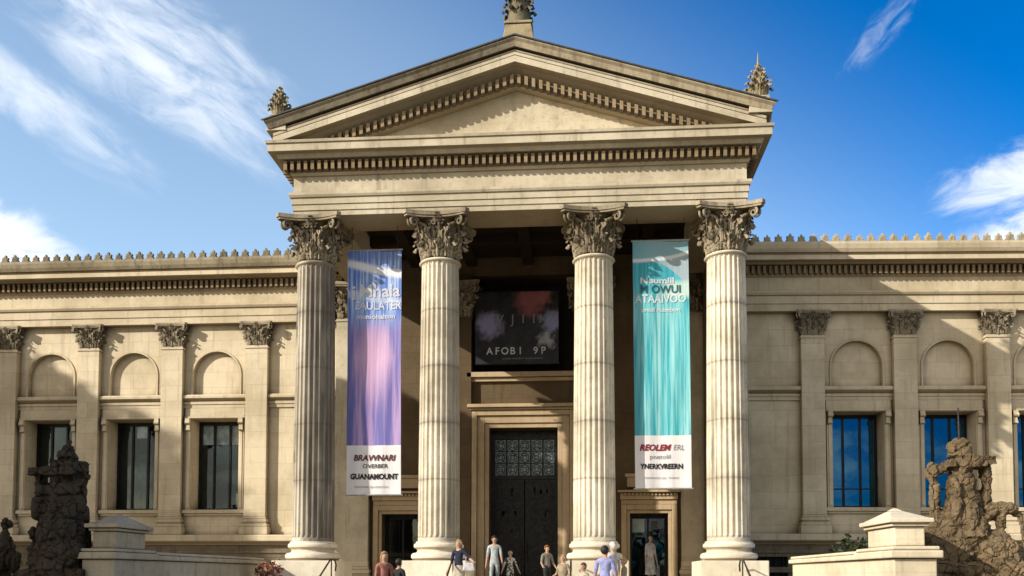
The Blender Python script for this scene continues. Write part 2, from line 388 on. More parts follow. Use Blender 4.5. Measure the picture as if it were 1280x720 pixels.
def make_column():
    mb=MB(); mb.smooth=False
    prof=[(shaft_r(z),z) for z in zs]
    mb.lathe(prof,n=NFL*10,mod=fl)
    mb.smooth=True
    mb.lathe([(.534,ZN-.12),(.545,ZN-.10),(.58,ZN-.09),(.61,ZN-.05),(.58,ZN-.012),(.55,ZN),(.53,ZN+.004)],n=64)
    c=mb.build('column',M['shaft'],museum)
    b=MB(); b.smooth=True
    pr=[(.655,ZS+.001),(.655,ZS-.03)]
    def tor(zc,h,r0,r1):  # half-round
        return [(r0+(r1-r0)*math.cos(t),zc+h*math.sin(t)) for t in [PI/2-PI*i/10 for i in range(11)]]
    pr+=tor(ZS-.12,.075,.655,.715)+[(.655,ZS-.205),(.615,ZS-.23),(.61,ZS-.27),(.645,ZS-.31)]+tor(ZS-.42,.10,.70,.79)+[(.80,ZB+.012)]
    pr=[(r,z) for r,z in pr][::-1]
    b.lathe(pr,n=72); fixn(b.build('column_base',M['base'],c))
    q=MB(); q.box(-.92,.92,-.92,.92,.03,ZB); q.box(-1.0,1.0,-1.0,1.0,.004,.12); q.build('plinth',M['base'],c,bevel=.02)
    make_capital('capital',M['cap'],c,loc=(0,0,ZN))
    return c
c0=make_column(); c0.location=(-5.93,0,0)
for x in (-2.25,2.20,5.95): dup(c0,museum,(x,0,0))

# portico entablature -------------------------------------------------
XE,YE=6.43,-.63
path=[(-XE,WY-.1),(-XE,YE),(XE,YE),(XE,WY-.1)]
def rev(pts): return pts
mb=MB()
prof=[(-1.26,10.85),(0,10.85),(0,11.00),(.03,11.0),(.03,11.17),(.06,11.17),(.06,11.35),(.10,11.36),(.13,11.42),(.13,11.49),(.01,11.50),(.01,11.98),(.06,12.0),(.10,12.07),(.10,12.36),(.36,12.38),(.42,12.48),(.44,12.5),(.60,12.5),(.60,12.70),(.64,12.72),(.66,12.79),(-1.26,12.79)]
# path travels back-left -> front-left -> front-right -> back-right : outward must be on the right of travel
mb.sweep([(-XE,WY-.1),(-XE,YE),(XE,YE),(XE,WY-.1)],prof)
ent=part(mb,'entablature',M['port'])
d=MB()
def dent_line(x0,y0,x1,y1,nx,ny,o0,o1,z0,z1,sp,wd):
    L=math.hypot(x1-x0,y1-y0); n=int(L/sp); tx,ty=(x1-x0)/L,(y1-y0)/L
    for i in range(n+1):
        s=(L-n*sp)/2+i*sp; cx,cy=x0+tx*s,y0+ty*s
        a=[(cx+tx*u*wd/2+nx*o,cy+ty*u*wd/2+ny*o) for u,o in ((-1,o0),(1,o0),(1,o1),(-1,o1))]
        d.add([(p[0],p[1],z0) for p in a]+[(p[0],p[1],z1) for p in a],[(0,3,2,1),(4,5,6,7),(0,1,5,4),(1,2,6,5),(2,3,7,6),(3,0,4,7)])
dent_line(-XE-.25,YE,XE+.25,YE,0,-1,.09,.31,12.08,12.33,.197,.095)
dent_line(-XE,WY-.9,-XE,YE-.1,-1,0,.09,.31,12.08,12.33,.197,.095)
dent_line(XE,WY-.9,XE,YE-.1,1,0,.09,.31,12.08,12.33,.197,.095)
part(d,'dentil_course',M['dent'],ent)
# pediment
SL=(15.5-13.34)/7.11; ZA=15.5
mb=MB(); y=-.50
mb.add([(-6.5,y,12.75),(6.5,y,12.75),(0,y,ZA-.8),(-6.5,.4,12.75),(6.5,.4,12.75),(0,.4,ZA-.8)],[(0,1,2),(5,4,3),(0,3,4,1),(1,4,5,2),(2,5,3,0)])
ped=part(mb,'pediment',M['tymp'])
def rake(mb,prof,x_end=7.12,ycl=None):
    # prof: (out from -.63 toward viewer, h below top line)
    n=len(prof); vs=[]
    for s in (-1,0,1):
        for (o,h) in prof:
            X=s*(x_end-(.75-o)*1.0) if s else 0
            vs.append((X,YE-o,ZA-h-abs(X)*SL))
    fs=[]
    for i in range(2):
        for k in range(n): k2=(k+1)%n; fs.append((i*n+k,(i+1)*n+k,(i+1)*n+k2,i*n+k2))
    fs.append(tuple(range(n))); fs.append(tuple(2*n+k for k in range(n-1,-1,-1)))
    mb.add(vs,fs)
mb=MB(); rake(mb,[(-.2,.0),(.72,.0),(.73,.05),(.68,.12),(.63,.25),(-.2,.25)]); part(mb,'raking_gutter',M['sima'],ped)
mb=MB(); rake(mb,[(-.2,.25),(.40,.252),(.40,.30),(.56,.31),(.54,.345),(.42,.35),(.42,.375),(.58,.385),(.57,.46),(.55,.47),(.58,.49),(.58,.66),(.34,.67),(.15,.83),(.12,.85),(.12,1.14),(-.2,1.142)],7.05); part(mb,'raking_cornice',M['port'],ped)
d=MB()
for s in (-1,1):
    n=int(5.2/.20)
    for i in range(n+1):
        cx=s*(.10+i*.205); w2=.048
        if abs(cx)>5.6: continue
        z0=ZA-.86-abs(cx)*SL; 
        vs=[]
        for yy in (YE-.11,YE-.32):
            for (u,h) in ((-1,0),(1,0),(1,-.25),(-1,-.25)):
                X=cx+u*w2; vs.append((X,yy,ZA-.86-abs(X)*SL+h))
        d.add(vs,[(0,1,2,3),(7,6,5,4),(0,4,5,1),(1,5,6,2),(2,6,7,3),(3,7,4,0)])
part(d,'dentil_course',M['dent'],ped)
# thin dark flashing on the gable top, roof, side gutters, attic walls
mb=MB(); rake(mb,[(-.3,-.035),(.76,-.035),(.76,.001),(-.3,.001)],7.16); part(mb,'roof_flashing',M['roof'],ped)
mb=MB()
mb.add([(-7.1,YE-.6,13.33),(0,YE-.6,15.49),(7.1,YE-.6,13.33),(-7.1,24,13.33),(0,24,15.49),(7.1,24,13.33)],[(0,1,4,3),(1,2,5,4)])
part(mb,'roof',M['roof'])
for s in (-1,1):
    mb=MB(); prof=[(.0,12.80),(.52,12.80),(.58,13.0),(.70,13.2),(.72,13.34),(.0,13.34)]
    pth=[(-XE,24),(-XE,YE-.0)] if s<0 else [(XE,YE-.0),(XE,24)]
    mb.sweep(pth,prof); part(mb,'side_gutter',M['sima'])
mb=MB(); mb.box(-6.40,-5.9,WY+.1,24,10,12.9); mb.box(5.9,6.40,WY+.1,24,10,12.9); mb.box(-6.4,6.4,WY+.3,WY+.8,11.2,12.9); part(mb,'attic_wall',M['wall'])
mb=MB(); mb.box(6.02,6.38,.72,WY-.31,0,10.85); part(mb,'added_shade_wall',M['inner'])  # unseen wall added to keep the sun off the right wing
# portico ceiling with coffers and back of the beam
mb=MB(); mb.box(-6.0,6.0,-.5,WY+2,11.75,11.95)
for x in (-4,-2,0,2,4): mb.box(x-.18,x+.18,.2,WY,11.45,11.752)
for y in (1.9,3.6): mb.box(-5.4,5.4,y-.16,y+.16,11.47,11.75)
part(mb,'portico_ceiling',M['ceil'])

# portico back wall with openings -------------------------------------
CX=-.17
mb=MB()
def wallrects(x0,x1,z0,z1,y0,y1,holes):
    xs=sorted({x0,x1,*[h[0] for h in holes],*[h[1] for h in holes]}); zz=sorted({z0,z1,*[h[2] for h in holes],*[h[3] for h in holes]})
    for i in range(len(xs)-1):
        for j in range(len(zz)-1):
            a,b=(xs[i]+xs[i+1])/2,(zz[j]+zz[j+1])/2
            if any(h[0]<a<h[1] and h[2]<b<h[3] for h in holes): continue
            mb.box(xs[i],xs[i+1],y0,y1,zz[j],zz[j+1])
SDX=4.34; SH=(1.31)/2
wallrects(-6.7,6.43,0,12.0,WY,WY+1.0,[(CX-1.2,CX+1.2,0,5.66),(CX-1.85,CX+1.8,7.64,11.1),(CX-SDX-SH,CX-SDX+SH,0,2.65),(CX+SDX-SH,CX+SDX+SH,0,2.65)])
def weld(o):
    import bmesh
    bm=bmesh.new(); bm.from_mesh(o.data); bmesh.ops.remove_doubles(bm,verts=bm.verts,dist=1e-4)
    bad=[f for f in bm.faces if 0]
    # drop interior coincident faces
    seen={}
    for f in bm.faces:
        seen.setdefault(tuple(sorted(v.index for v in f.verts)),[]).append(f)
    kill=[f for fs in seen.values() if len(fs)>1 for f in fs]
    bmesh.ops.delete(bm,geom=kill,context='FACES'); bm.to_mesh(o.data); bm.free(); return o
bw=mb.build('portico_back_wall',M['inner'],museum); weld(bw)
# recess behind the hanging picture
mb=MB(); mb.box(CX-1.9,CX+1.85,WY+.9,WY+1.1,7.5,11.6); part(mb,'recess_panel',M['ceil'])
# moulding under the recess
mb=MB(); mb.box(CX-2.0,CX+2.0,WY-.22,WY-.002,7.44,7.62); mb.box(CX-1.9,CX+1.9,WY-.12,WY-.002,7.30,7.44)
part(mb,'sill_moulding',M['inntrim'],bevel=.02)
# main doorway frame
def door_frame(name,cx,hw,ht,fw,steps,cornice=None,dep=.20):
    mb=MB()
    for (a,b,dd) in steps:      # a..b outward distance from the opening, dd projection
        for s in (-1,1):
            x0,x1=sorted((cx+s*(hw+a),cx+s*(hw+b))); mb.box(x0,x1,WY-dd,WY-.002,0.002,ht+b)
        mb.box(cx-hw-a,cx+hw+a,WY-dd,WY-.002,ht+a,ht+b)
    if cornice:
        for (z0,z1,ex,dd) in cornice: mb.box(cx-hw-ex,cx+hw+ex,WY-dd,WY-.002,z0,z1)
    return mb
def fixed_door(name,cx,hw,ht,steps,cornice):
    mb=door_frame(name,cx,hw,ht,0,steps,cornice); return mb.build(name,M['inntrim'],museum,bevel=.012)
mf=fixed_door('door_surround',CX,1.2,5.66,[(0,.16,.10),(.16,.42,.16),(.42,.60,.24)],[(6.262,6.34,.66,.30),(6.342,6.46,.74,.40)])
sf=[]
for s in (-1,1):
    sf.append(fixed_door('door_surround',CX+s*SDX,SH,2.65,[(0,.12,.07),(.12,.30,.13)],[(2.952,3.12,.30,.10),(3.122,3.36,.33,.16),(3.362,3.44,.42,.30)]))
    mb=MB()
    for k in range(14): xx=CX+s*SDX-.85+k*.13; mb.box(xx,xx+.07,WY-.22,WY-.172,3.26,3.34)
    mb.box(CX+s*SDX-.88,CX+s*SDX+.88,WY-.175,WY-.1605,3.25,3.35)
    mb.build('dentil_course',M['inntrim'],sf[-1])
    mb=MB(); mb.box(CX+s*SDX-.75,CX+s*SDX+.75,WY-.14,WY-.002,3.55,3.98); mb.box(CX+s*SDX-.82,CX+s*SDX+.82,WY-.20,WY-.003,3.90,4.02)
    mb.build('stone_panel',M['inntrim'],museum,bevel=.02)
# main door: transom lattice and bronze leaves
md=MB(); md.box(CX-1.2,CX+1.2,WY+.62,WY+.80,3.92,4.07); md.box(CX-1.2,CX-1.08,WY+.6,WY+.8,0,5.66); md.box(CX+1.08,CX+1.2,WY+.6,WY+.8,0,5.66); md.box(CX-1.08,CX+1.08,WY+.6,WY+.8,5.36,5.66)
door=md.build('main_door',M['bronze'],museum)
for s in (-1,1):
    mb=MB(); x0,x1=(CX-1.08,CX-.015) if s<0 else (CX+.015,CX+1.08)
    mb.box(x0,x1,WY+.66,WY+.74,.01,3.915)
    cxx=(x0+x1)/2
    for j in range(5):
        z0=.22+j*.74; mb.box(x0+.1,x1-.1,WY+.635,WY+.662,z0,z0+.62)
        mb.box(x0+.17,x1-.17,WY+.61,WY+.637,z0+.07,z0+.55)
        for q in range(9):
            a=random.uniform(-.30,.30); mb.lathe([(.015,-.02),(.05,0),(.015,.02)],cx=cxx+a,cy=WY+.60,n=8) if 0 else mb.box(cxx+a-.035,cxx+a+.035,WY+.585,WY+.612,z0+.12+random.uniform(0,.3),z0+.2+random.uniform(0.05,.33))
    lf=mb.build('door_leaf',M['bronze'],door,bevel=.008)
    h=MB(); h.tube([(CX+s*.10,WY+.6,1.0),(CX+s*.10,WY+.56,1.1),(CX+s*.10,WY+.56,1.5),(CX+s*.10,WY+.6,1.6)],.02,6); h.build('handle',M['dark'],lf)
mb=MB()
for i in range(6):
    x=CX-1.08+i*2.16/5; mb.box(x-.03,x+.03,WY+.63,WY+.70,4.07,5.36)
for i in range(5):
    cx=CX-1.08+(i+.5)*2.16/5
    for j in range(3):
        cz=4.28+j*.43
        for rr in (.15,.075):
            pts=[(cx+rr*math.cos(t*PI/8),WY+.66,cz+rr*1.15*math.sin(t*PI/8)) for t in range(17)]; mb.tube(pts,.012,5,False)
        for a in range(4):
            t=PI/4+a*PI/2; mb.tube([(cx+.07*math.cos(t),WY+.66,cz+.08*math.sin(t)),(cx+.21*math.cos(t),WY+.66,cz+.22*math.sin(t))],.011,5,False)
mb.box(CX-1.08,CX+1.08,WY+.64,WY+.69,4.49,4.505+.01); mb.box(CX-1.08,CX+1.08,WY+.64,WY+.69,4.92,4.945)
mb.build('transom_lattice',M['dark'],door)
tg=newmat('milky_transom_glass'); m,T2,pp,_=tg
pos=T2.node('ShaderNodeNewGeometry').outputs['Position']
T2.put(pp.inputs['Base Color'],T2.mix(T2.mapr(T2.noise(pos,6,3,.6),.4,.6),(.14,.19,.21,1),(.36,.44,.48,1))); pp.inputs['Roughness'].default_value=.15
mb=MB(); mb.box(CX-1.07,CX+1.07,WY+.71,WY+.73,4.08,5.35); mb.build('transom_pane',m,door)
# dark rooms behind doors
mb=MB(); mb.box(CX-1.3,CX+1.3,WY+1.02,WY+1.1,0,5.8); mb.box(CX-SDX-1.2,CX-SDX+1.2,WY+1.6,WY+1.7,0,3); mb.box(CX+SDX-1.2,CX+SDX+1.2,WY+1.6,WY+1.7,0,3)
for s in (-1,1):
    for q in (-1,1): mb.box(CX+s*SDX+q*1.15-.05,CX+s*SDX+q*1.15+.05,WY+1.0,WY+1.6,0,3)
    mb.box(CX+s*SDX-1.2,CX+s*SDX+1.2,WY+1.0,WY+1.6,2.9,3)
mb.build('dark_vestibule',M['black'],museum)
# side doors: framed glass
for s in (-1,1):
    cx=CX+s*SDX
    mb=MB()
    for x in (cx-SH+.03,cx-.03,cx+SH-.09): mb.box(x,x+.06,WY+.5,WY+.56,0.01,2.62)
    mb.box(cx-SH,cx+SH,WY+.505,WY+.555,2.5,2.65); mb.box(cx-SH,cx+SH,WY+.505,WY+.555,0.01,.16)
    sdr=mb.build('side_door',M['dark'],museum)
    mb=MB(); mb.box(cx-SH,cx+SH,WY+.525,WY+.531,.1,2.55); mb.build('pane',M['glassD'],sdr)
    if s>0:
        mb=MB(); mb.box(cx-SH+.12,cx-SH+.53,WY+.505,WY+.51,2.02,2.55); nn=mb.build('notice_sheet',plain('pale_cyan_paper',(.50,.66,.66),.6,0,.06),sdr)
        mb=MB(); mb.box(cx+.12,cx+.34,WY+.50,WY+.503,2.1,2.42); mb.build('notice_sheet',plain('grey_paper',(.10,.10,.10),.6),sdr)

# flat pilasters (antae) on the back wall
def pilaster(cx,wd,yf,zb,zt,caph,mat,capscale,M4=None,basem='trim',capm='cap',baseh=.62):
    mb=MB(); hw=wd/2
    mb.box(cx-hw,cx+hw,yf,WY-.001,zb+baseh,zt-caph)
    mb.box(cx-hw-.03,cx+hw+.03,yf-.03,WY-.002,zt-caph-.10,zt-caph-.05)
    if M4: mb.xform(M4)
    o=mb.build('pilaster',mat,museum)
    b=MB()
    h=baseh
    for (z0,z1,e) in ((0,.36,.13),(.36,.50,.10),(.50,.56,.05),(.56,.70,.07),(.70,.80,.035),(.80,1.0,.012)):
        b.box(cx-hw-e,cx+hw+e,yf-e,WY-.003,zb+h*z0,zb+h*z1-.001)
    if M4: b.xform(M4)
    b.build('pilaster_base',M[basem],o,bevel=.015)
    c=dup(SQCAP,o,None)
    sx=wd/1.12; c.scale=(sx,capscale[1],capscale[2]); 
    pos=Vector((cx,yf+.50*capscale[1],zt-caph)); 
    if M4: pos=M4@pos; c.rotation_euler=(0,0,ROT)
    c.location=pos
    return o
SQCAP=make_capital('pilaster_capital',M['cap'],None,square=True)
for (x,wd) in ((-6.2,1.2),(5.85,1.2)): pilaster(x,wd,WY-.30,.0,10.85,1.27,M['inntrim'] if 0 else M['port'],(1,.9,1.0),baseh=1.0)
for x in (-2.55,2.20): pilaster(x,1.1,WY-.22,.0,10.85,1.27,M['inner'],(1,.6,1.0),basem='inner',capm='inner',baseh=1.0)
# side beams from corner column to wall are part of the entablature sweep (soffit)

# ------------------------------------------------------------------ wings
TH=R(3); ROT=TH
Mleft=None
Mright=Matrix.Translation((6.4,5.45,0))@Matrix.Rotation(TH,4,'Z')@Matrix.Translation((-6.4,-WY,0))
PX=(9.70,12.82,15.94,19.06,22.18); BAY=(11.26,14.36,17.48,20.6)
ZL=1.91
def wing(s):
    ML=Mright if s>0 else None
    X=lambda a,b: (a,b) if s>0 else (-b,-a)
    def fin(mb,name,mat,parent=museum,**k):
        if ML: mb.xform(ML)
        return mb.build(name,mat,parent,**k)
    # wall as a sheet with arched niches + window openings
    x_in,x_out=6.40,26.0
    mb=MB(); HW=.875; AR=.86; ZSP=7.69; ND=.16
    cell=[]
    def b(xa,xb,z0,z1,y0=0,y1=.8):
        a,c=X(xa,xb); mb.box(a,c,WY+y0,WY+y1,z0,z1)
    edges=[x_in]+[ (BAY[i]+BAY[i+1])/2 for i in range(3)]+[x_out]
    b(x_in,BAY[0]-1.0,ZL-.5,11.3); b(BAY[3]+1.0,x_out,ZL-.5,11.3)
    for i,bx in enumerate(BAY):
        if i<3: b(bx+1.0,BAY[i+1]-1.0,ZL-.5,11.3)
        b(bx-1.0,bx-HW,ZL-.5,6.3); b(bx+HW,bx+1.0,ZL-.5,6.3)
        b(bx-HW,bx+HW,ZL-.5,2.83); b(bx-HW,bx+HW,6.10,6.3)
        # upper part: niche of depth ND, arch outline
        b(bx-1.0,bx-AR,6.3,ZSP); b(bx+AR,bx+1.0,6.3,ZSP)
        b(bx-AR,bx+AR,6.3,ZSP,ND,.8)
        n=20; pts=[(AR*math.cos(PI*k/n),ZSP+AR*math.sin(PI*k/n)) for k in range(n+1)]
        c=bx if s>0 else -bx
        # spandrel front (quads up to line z=9.4)
        for k in range(n):
            (xa,za),(xb,zb)=pts[k],pts[k+1]
            ta=max(-1,min(1,xa/AR)); 
            mb.add([(c+xa,WY,za),(c+xb,WY,zb),(c+xb,WY,9.3),(c+xa,WY,9.3)],[(0,1,2,3)])
            mb.add([(c+xa,WY,za),(c+xb,WY,zb),(c+xb,WY+ND,zb),(c+xa,WY+ND,za)],[(0,3,2,1)])
        mb.box(c-1.0,c-AR,WY,WY+.8,ZSP,9.3); mb.box(c+AR,c+1.0,WY,WY+.8,ZSP,9.3)
        mb.box(c-1.0,c+1.0,WY,WY+.8,9.3,11.3); mb.box(c-AR,c+AR,WY+ND,WY+.8,ZSP,9.3)
    wl=fin(mb,'wing_wall',M['wall']); weld(wl)
    # archivolt rims
    for bx in BAY:
        mb=MB(); c=bx if s>0 else -bx; n=24; r0,r1,dd=.865,.93,.035; vs=[];fs=[]
        prof_=[(c+r0_*1.0,0) for r0_ in ()]
        ring=[(-1,6.99)]+[(math.cos(PI-PI*k/n),ZSP+0) for k in ()]
        path_=[(-1,0,6.99)]+[(math.cos(PI-PI*k/n),math.sin(PI-PI*k/n),None) for k in range(n+1)]+[(1,0,6.99)]
        for (ux,uz,zf) in path_:
            for r in (r0,r1):
                for y in (WY-dd,WY-.001): vs.append((c+r*ux,y,zf if zf is not None else ZSP+r*uz))
        for k in range(len(path_)-1):
            q=4*k; fs+=[(q,q+4,q+6,q+2),(q+2,q+6,q+7,q+3),(q+1,q+5,q+4,q)]
        mb.add(vs,fs); fin(mb,'archivolt',M['trim'],wl)
    # string course, frieze above windows, window surrounds
    mb=MB(); prs=[(.0,6.50),(.05,6.50),(.05,6.62),(.08,6.63),(.08,6.72),(.05,6.74),(.16,6.82),(.18,6.84),(.18,6.92),(.14,6.97),(.0,6.98)]
    segs=[(x_in+.15,PX[0]-.39)]+[(PX[i]+.39,PX[i+1]-.39) for i in range(4)]
    for (a,c) in segs:
        pth=[(a,WY),(c,WY)] if s>0 else [(-c,WY),(-a,WY)]
        mb.sweep(pth,prs)
    fin(mb,'string_course',M['trim'],wl)
    for i,bx in enumerate(BAY):
        c=bx if s>0 else -bx
        mb=MB()
        for sg in (-1,1):
            x0,x1=sorted((c+sg*(HW+.0),c+sg*(HW+.20))); mb.box(x0,x1,WY-.06,WY-.001,2.83,6.10)
            x0,x1=sorted((c+sg*(HW+.03),c+sg*(HW+.14))); mb.box(x0,x1,WY-.085,WY-.06,2.9,5.85)
        mb.box(c-HW-.22,c+HW+.22,WY-.08,WY-.001,6.10,6.49); mb.box(c-HW-.24,c+HW+.24,WY-.12,WY-.0015,6.12,6.19)
        mb.box(c-HW-.28,c+HW+.28,WY-.14,WY-.001,2.70,2.828); mb.box(c-HW-.22,c+HW+.22,WY-.08,WY-.001,2.62,2.70)
        # scroll consoles
        for sg in (-1,1):
            xx=c+sg*(HW+.10)
            mb.box(xx-.085,xx+.085,WY-.20,WY-.05,5.98,6.11); mb.box(xx-.075,xx+.075,WY-.15,WY-.05,5.72,5.98)
            mb.xf=None
            for k in range(8):
                a0=PI*2*k/8
            vs=[];n=12
            for x in (xx-.09,xx+.09):
                for k in range(n): a=2*PI*k/n; vs.append((x,WY-.15+.075*math.cos(a),5.97+.075*math.sin(a)))
            mb.add(vs,[tuple(range(n)),tuple(range(2*n-1,n-1,-1))]+[(k,(k+1)%n,n+(k+1)%n,n+k) for k in range(n)])
            vs=[]
            for x in (xx-.08,xx+.08):
                for k in range(n): a=2*PI*k/n; vs.append((x,WY-.11+.05*math.cos(a),5.72+.05*math.sin(a)))
            mb.add(vs,[tuple(range(n)),tuple(range(2*n-1,n-1,-1))]+[(k,(k+1)%n,n+(k+1)%n,n+k) for k in range(n)])
        fin(mb,'window_surround',M['trim'],museum,bevel=.01)
        # window proper, set back
        mb=MB(); yf=WY+.62
        for (x0,x1) in ((-HW,-HW+.10),(-.33,-.26),(.26,.33),(HW-.10,HW)): mb.box(c+x0,c+x1,yf,yf+.10,2.83,6.10)
        mb.box(c-HW+.10,c+HW-.10,yf+.001,yf+.099,2.83,2.93); mb.box(c-HW+.10,c+HW-.10,yf+.001,yf+.099,5.98,6.10)
        if s>0: mb.box(c-HW+.10,c+HW-.10,yf+.02,yf+.09,3.50,3.54)
        win=fin(mb,'window',M['dark'],museum)
        mb=MB(); mb.box(c-HW+.02,c+HW-.02,yf+.05,yf+.056,2.9,6.0); fin(mb,'pane',M['glassR'] if s>0 else M['glassL'],win)
        # room behind
        mb=MB(); y0,y1=WY+.82,WY+3.2; x0,x1=c-1.3,c+1.3
        mb.add([(x0,y0,2.3),(x1,y0,2.3),(x1,y1,2.3),(x0,y1,2.3),(x0,y0,6.6),(x1,y0,6.6),(x1,y1,6.6),(x0,y1,6.6)],[(0,3,2,1),(4,5,6,7),(1,2,6,5),(2,3,7,6),(3,0,4,7)])
        fin(mb,'dark_room',M['black'],win)
        if s<0:
            mb=MB(); yb=yf+.13
            if i==0:
                mb.box(c-.77,c+.77,yb,yb+.01,5.28,5.98)
                fin(mb,'roller_blind',M['blind'],win)
                mb=MB(); mb.box(c+.38,c+.75,yb+.3,yb+.5,3.0,3.5); fin(mb,'white_box',M['blind'],win)
            elif i==1:
                mb.box(c-.20,c+.22,yb,yb+.01,5.55,5.98); fin(mb,'roller_blind',M['blind'],win)
                mb=MB(); 
                for k in range(14): mb.box(c-.24+k*.036,c-.24+k*.036+.03,yb+.25+.02*math.sin(k*1.9),yb+.27+.02*math.sin(k*1.9),2.95,5.0)
                fin(mb,'green_curtain',M['curt'],win)
    # pilasters
    for px in PX:
        c=px if s>0 else -px
        pilaster(c,.78,WY-.25,1.912,9.53,.83,M['wall'],(.6,.52,.653),ML,baseh=.82)
    # entablature of the wing
    prof=[(0,9.53),(.25,9.53),(.25,9.78),(.28,9.78),(.28,10.04),(.33,10.07),(.37,10.14),(.37,10.20),(.26,10.22),(.26,10.68),(.30,10.72),(.34,10.73),(.34,11.05),(.52,11.06),(.58,11.11),(.84,11.11),(.84,11.27),(.88,11.29),(.0,11.29)]
    a,c=(6.45,26) if s>0 else (-26,-6.9)
    mb=MB(); mb.sweep([(a,WY),(c,WY)],prof); en=fin(mb,'entablature',M['trim'])
    global d
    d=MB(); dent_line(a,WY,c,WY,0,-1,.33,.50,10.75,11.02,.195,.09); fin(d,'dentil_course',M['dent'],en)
    prof=[(0,11.292),(.76,11.292),(.76,11.345),(.80,11.37),(.86,11.48),(.90,11.62),(.90,11.70),(0,11.70)]
    mb=MB(); mb.sweep([(a,WY),(c,WY)],prof); gt=fin(mb,'roof_gutter',M['gutter'] if s<0 else M['trim'])
    # antefixes
    proto=None; n=int((min(26,23.0)-7.25)/.385)
    for i in range(n):
        x=(7.28+i*.385); x=x if s>0 else -x
        pos=Vector((x,WY-.84,11.70)); 
        if ML: pos=ML@pos
        if proto is None:
            mb=MB()
            for k,(ang,ln) in enumerate(((-.95,.14),(-.5,.21),(0,.27),(.5,.21),(.95,.14))):
                dx_,dz_=math.sin(ang),math.cos(ang); bx_,bz_=0,.02
                t=(dz_,-dx_)
                vs=[]
                for (q,wd_,yy) in ((0,.035,0),(.6,.05,-.015),(1,.012,.02)):
                    for sgn in (-1,1):
                        for th_ in (0,.09):
                            vs.append((bx_+dx_*ln*q+t[0]*wd_*sgn,yy+th_-abs(ang)*-.0+k*.001,bz_+dz_*ln*q+t[1]*wd_*sgn))
                fs=[]
                for r_ in range(2):
                    o=r_*4; fs+=[(o,o+2,o+6,o+4),(o+1,o+5,o+7,o+3),(o,o+4,o+5,o+1),(o+2,o+3,o+7,o+6)]
                fs.append((8,10,11,9)); mb.add(vs,fs)
            mb.box(-.13,.13,-.01,.10,0,.06); mb.box(-.07,.07,.08,.6,0,.10)
            proto=fixn(mb.build('antefix',M['sima'],museum)); proto.location=pos; proto.rotation_euler=(0,0,TH if s>0 else 0)
        else:
            o=proto.copy(); COL.objects.link(o); o.parent=museum; o.location=pos; o.rotation_euler=(random.uniform(-.05,.05),random.uniform(-.06,.06),(TH if s>0 else 0)+random.uniform(-.1,.1)); o.scale=[random.uniform(.92,1.08)]*3
    # roof
    mb=MB(); a1,c1=X(6.4,26)
    mb.add([(a1,WY-.7,11.68),(c1,WY-.7,11.68),(c1,WY+9,13.0),(a1,WY+9,13.0),(a1,WY+9,11),(c1,WY+9,11)],[(0,1,2,3),(3,2,5,4)]); fin(mb,'wing_roof',M['roof'])
    # ledge and basement
    mb=MB(); prof=[(0,1.55),(.40,1.56),(.44,1.60),(.56,1.66),(.60,1.70),(.60,1.87),(.55,1.91),(0,1.91)]
    a,c=(6.45,26) if s>0 else (-26,-6.95)
    mb.sweep([(a,WY),(c,WY)],prof); fin(mb,'ledge',M['trim'])
    mb=MB(); holes=[(bx-.75,bx+.75,-.3,1.15) if s>0 else (-bx-.75,-bx+.75,-.3,1.15) for bx in ([8.0]+list(BAY))] if s>0 else []
    xs=sorted({a,c,*[h[0] for h in holes],*[h[1] for h in holes]})
    for i in range(len(xs)-1):
        m_=(xs[i]+xs[i+1])/2
        if any(h[0]<m_<h[1] for h in holes): mb.box(xs[i],xs[i+1],WY-.30,WY+.6,-1.15,-.3); mb.box(xs[i],xs[i+1],WY-.30,WY+.6,1.15,1.555)
        else: mb.box(xs[i],xs[i+1],WY-.30,WY+.6,-1.15,1.555)
    mb.box(a,c,WY-.36,WY-.301,1.28,1.36); mb.box(a,c,WY-.40,WY-.301,.62,.80)
    bwl=fin(mb,'basement_wall',M['base_wall'])
    if holes:
        for h in holes:
            mb=MB(); mb.box(h[0],h[1],WY-.05,WY,-.3,1.15); fin(mb,'basement_window',M['black'],bwl)
            mb=MB(); 
            for q in range(6): x=h[0]+.1+q*(h[1]-h[0]-.2)/5; mb.box(x-.015,x+.015,WY-.15,WY-.12,-.3,1.15)
            fin(mb,'window_bars',M['dark'],bwl)
    else:
        mb=MB()
        for k in range(110):
            x=-7.2-k*.16; mb.frustum(x,WY-.33,.86,1.0,.06,.03,.02,.02)
            
        fin(mb,'carved_band',M['base_wall'],bwl)
wing(-1); wing(1)
bpy.data.objects.remove(SQCAP)
# building volume behind the facade
mb=MB(); mb.box(-26,-6.5,WY+3.4,WY+9,-1.15,11.3); mb.box(6.5,26,WY+3.8,WY+9.5,-1.15,11.3); mb.box(-6.4,6.4,WY+1.75,24,-1.15,12.7); mb.build('rear_block',M['base_wall'],museum)

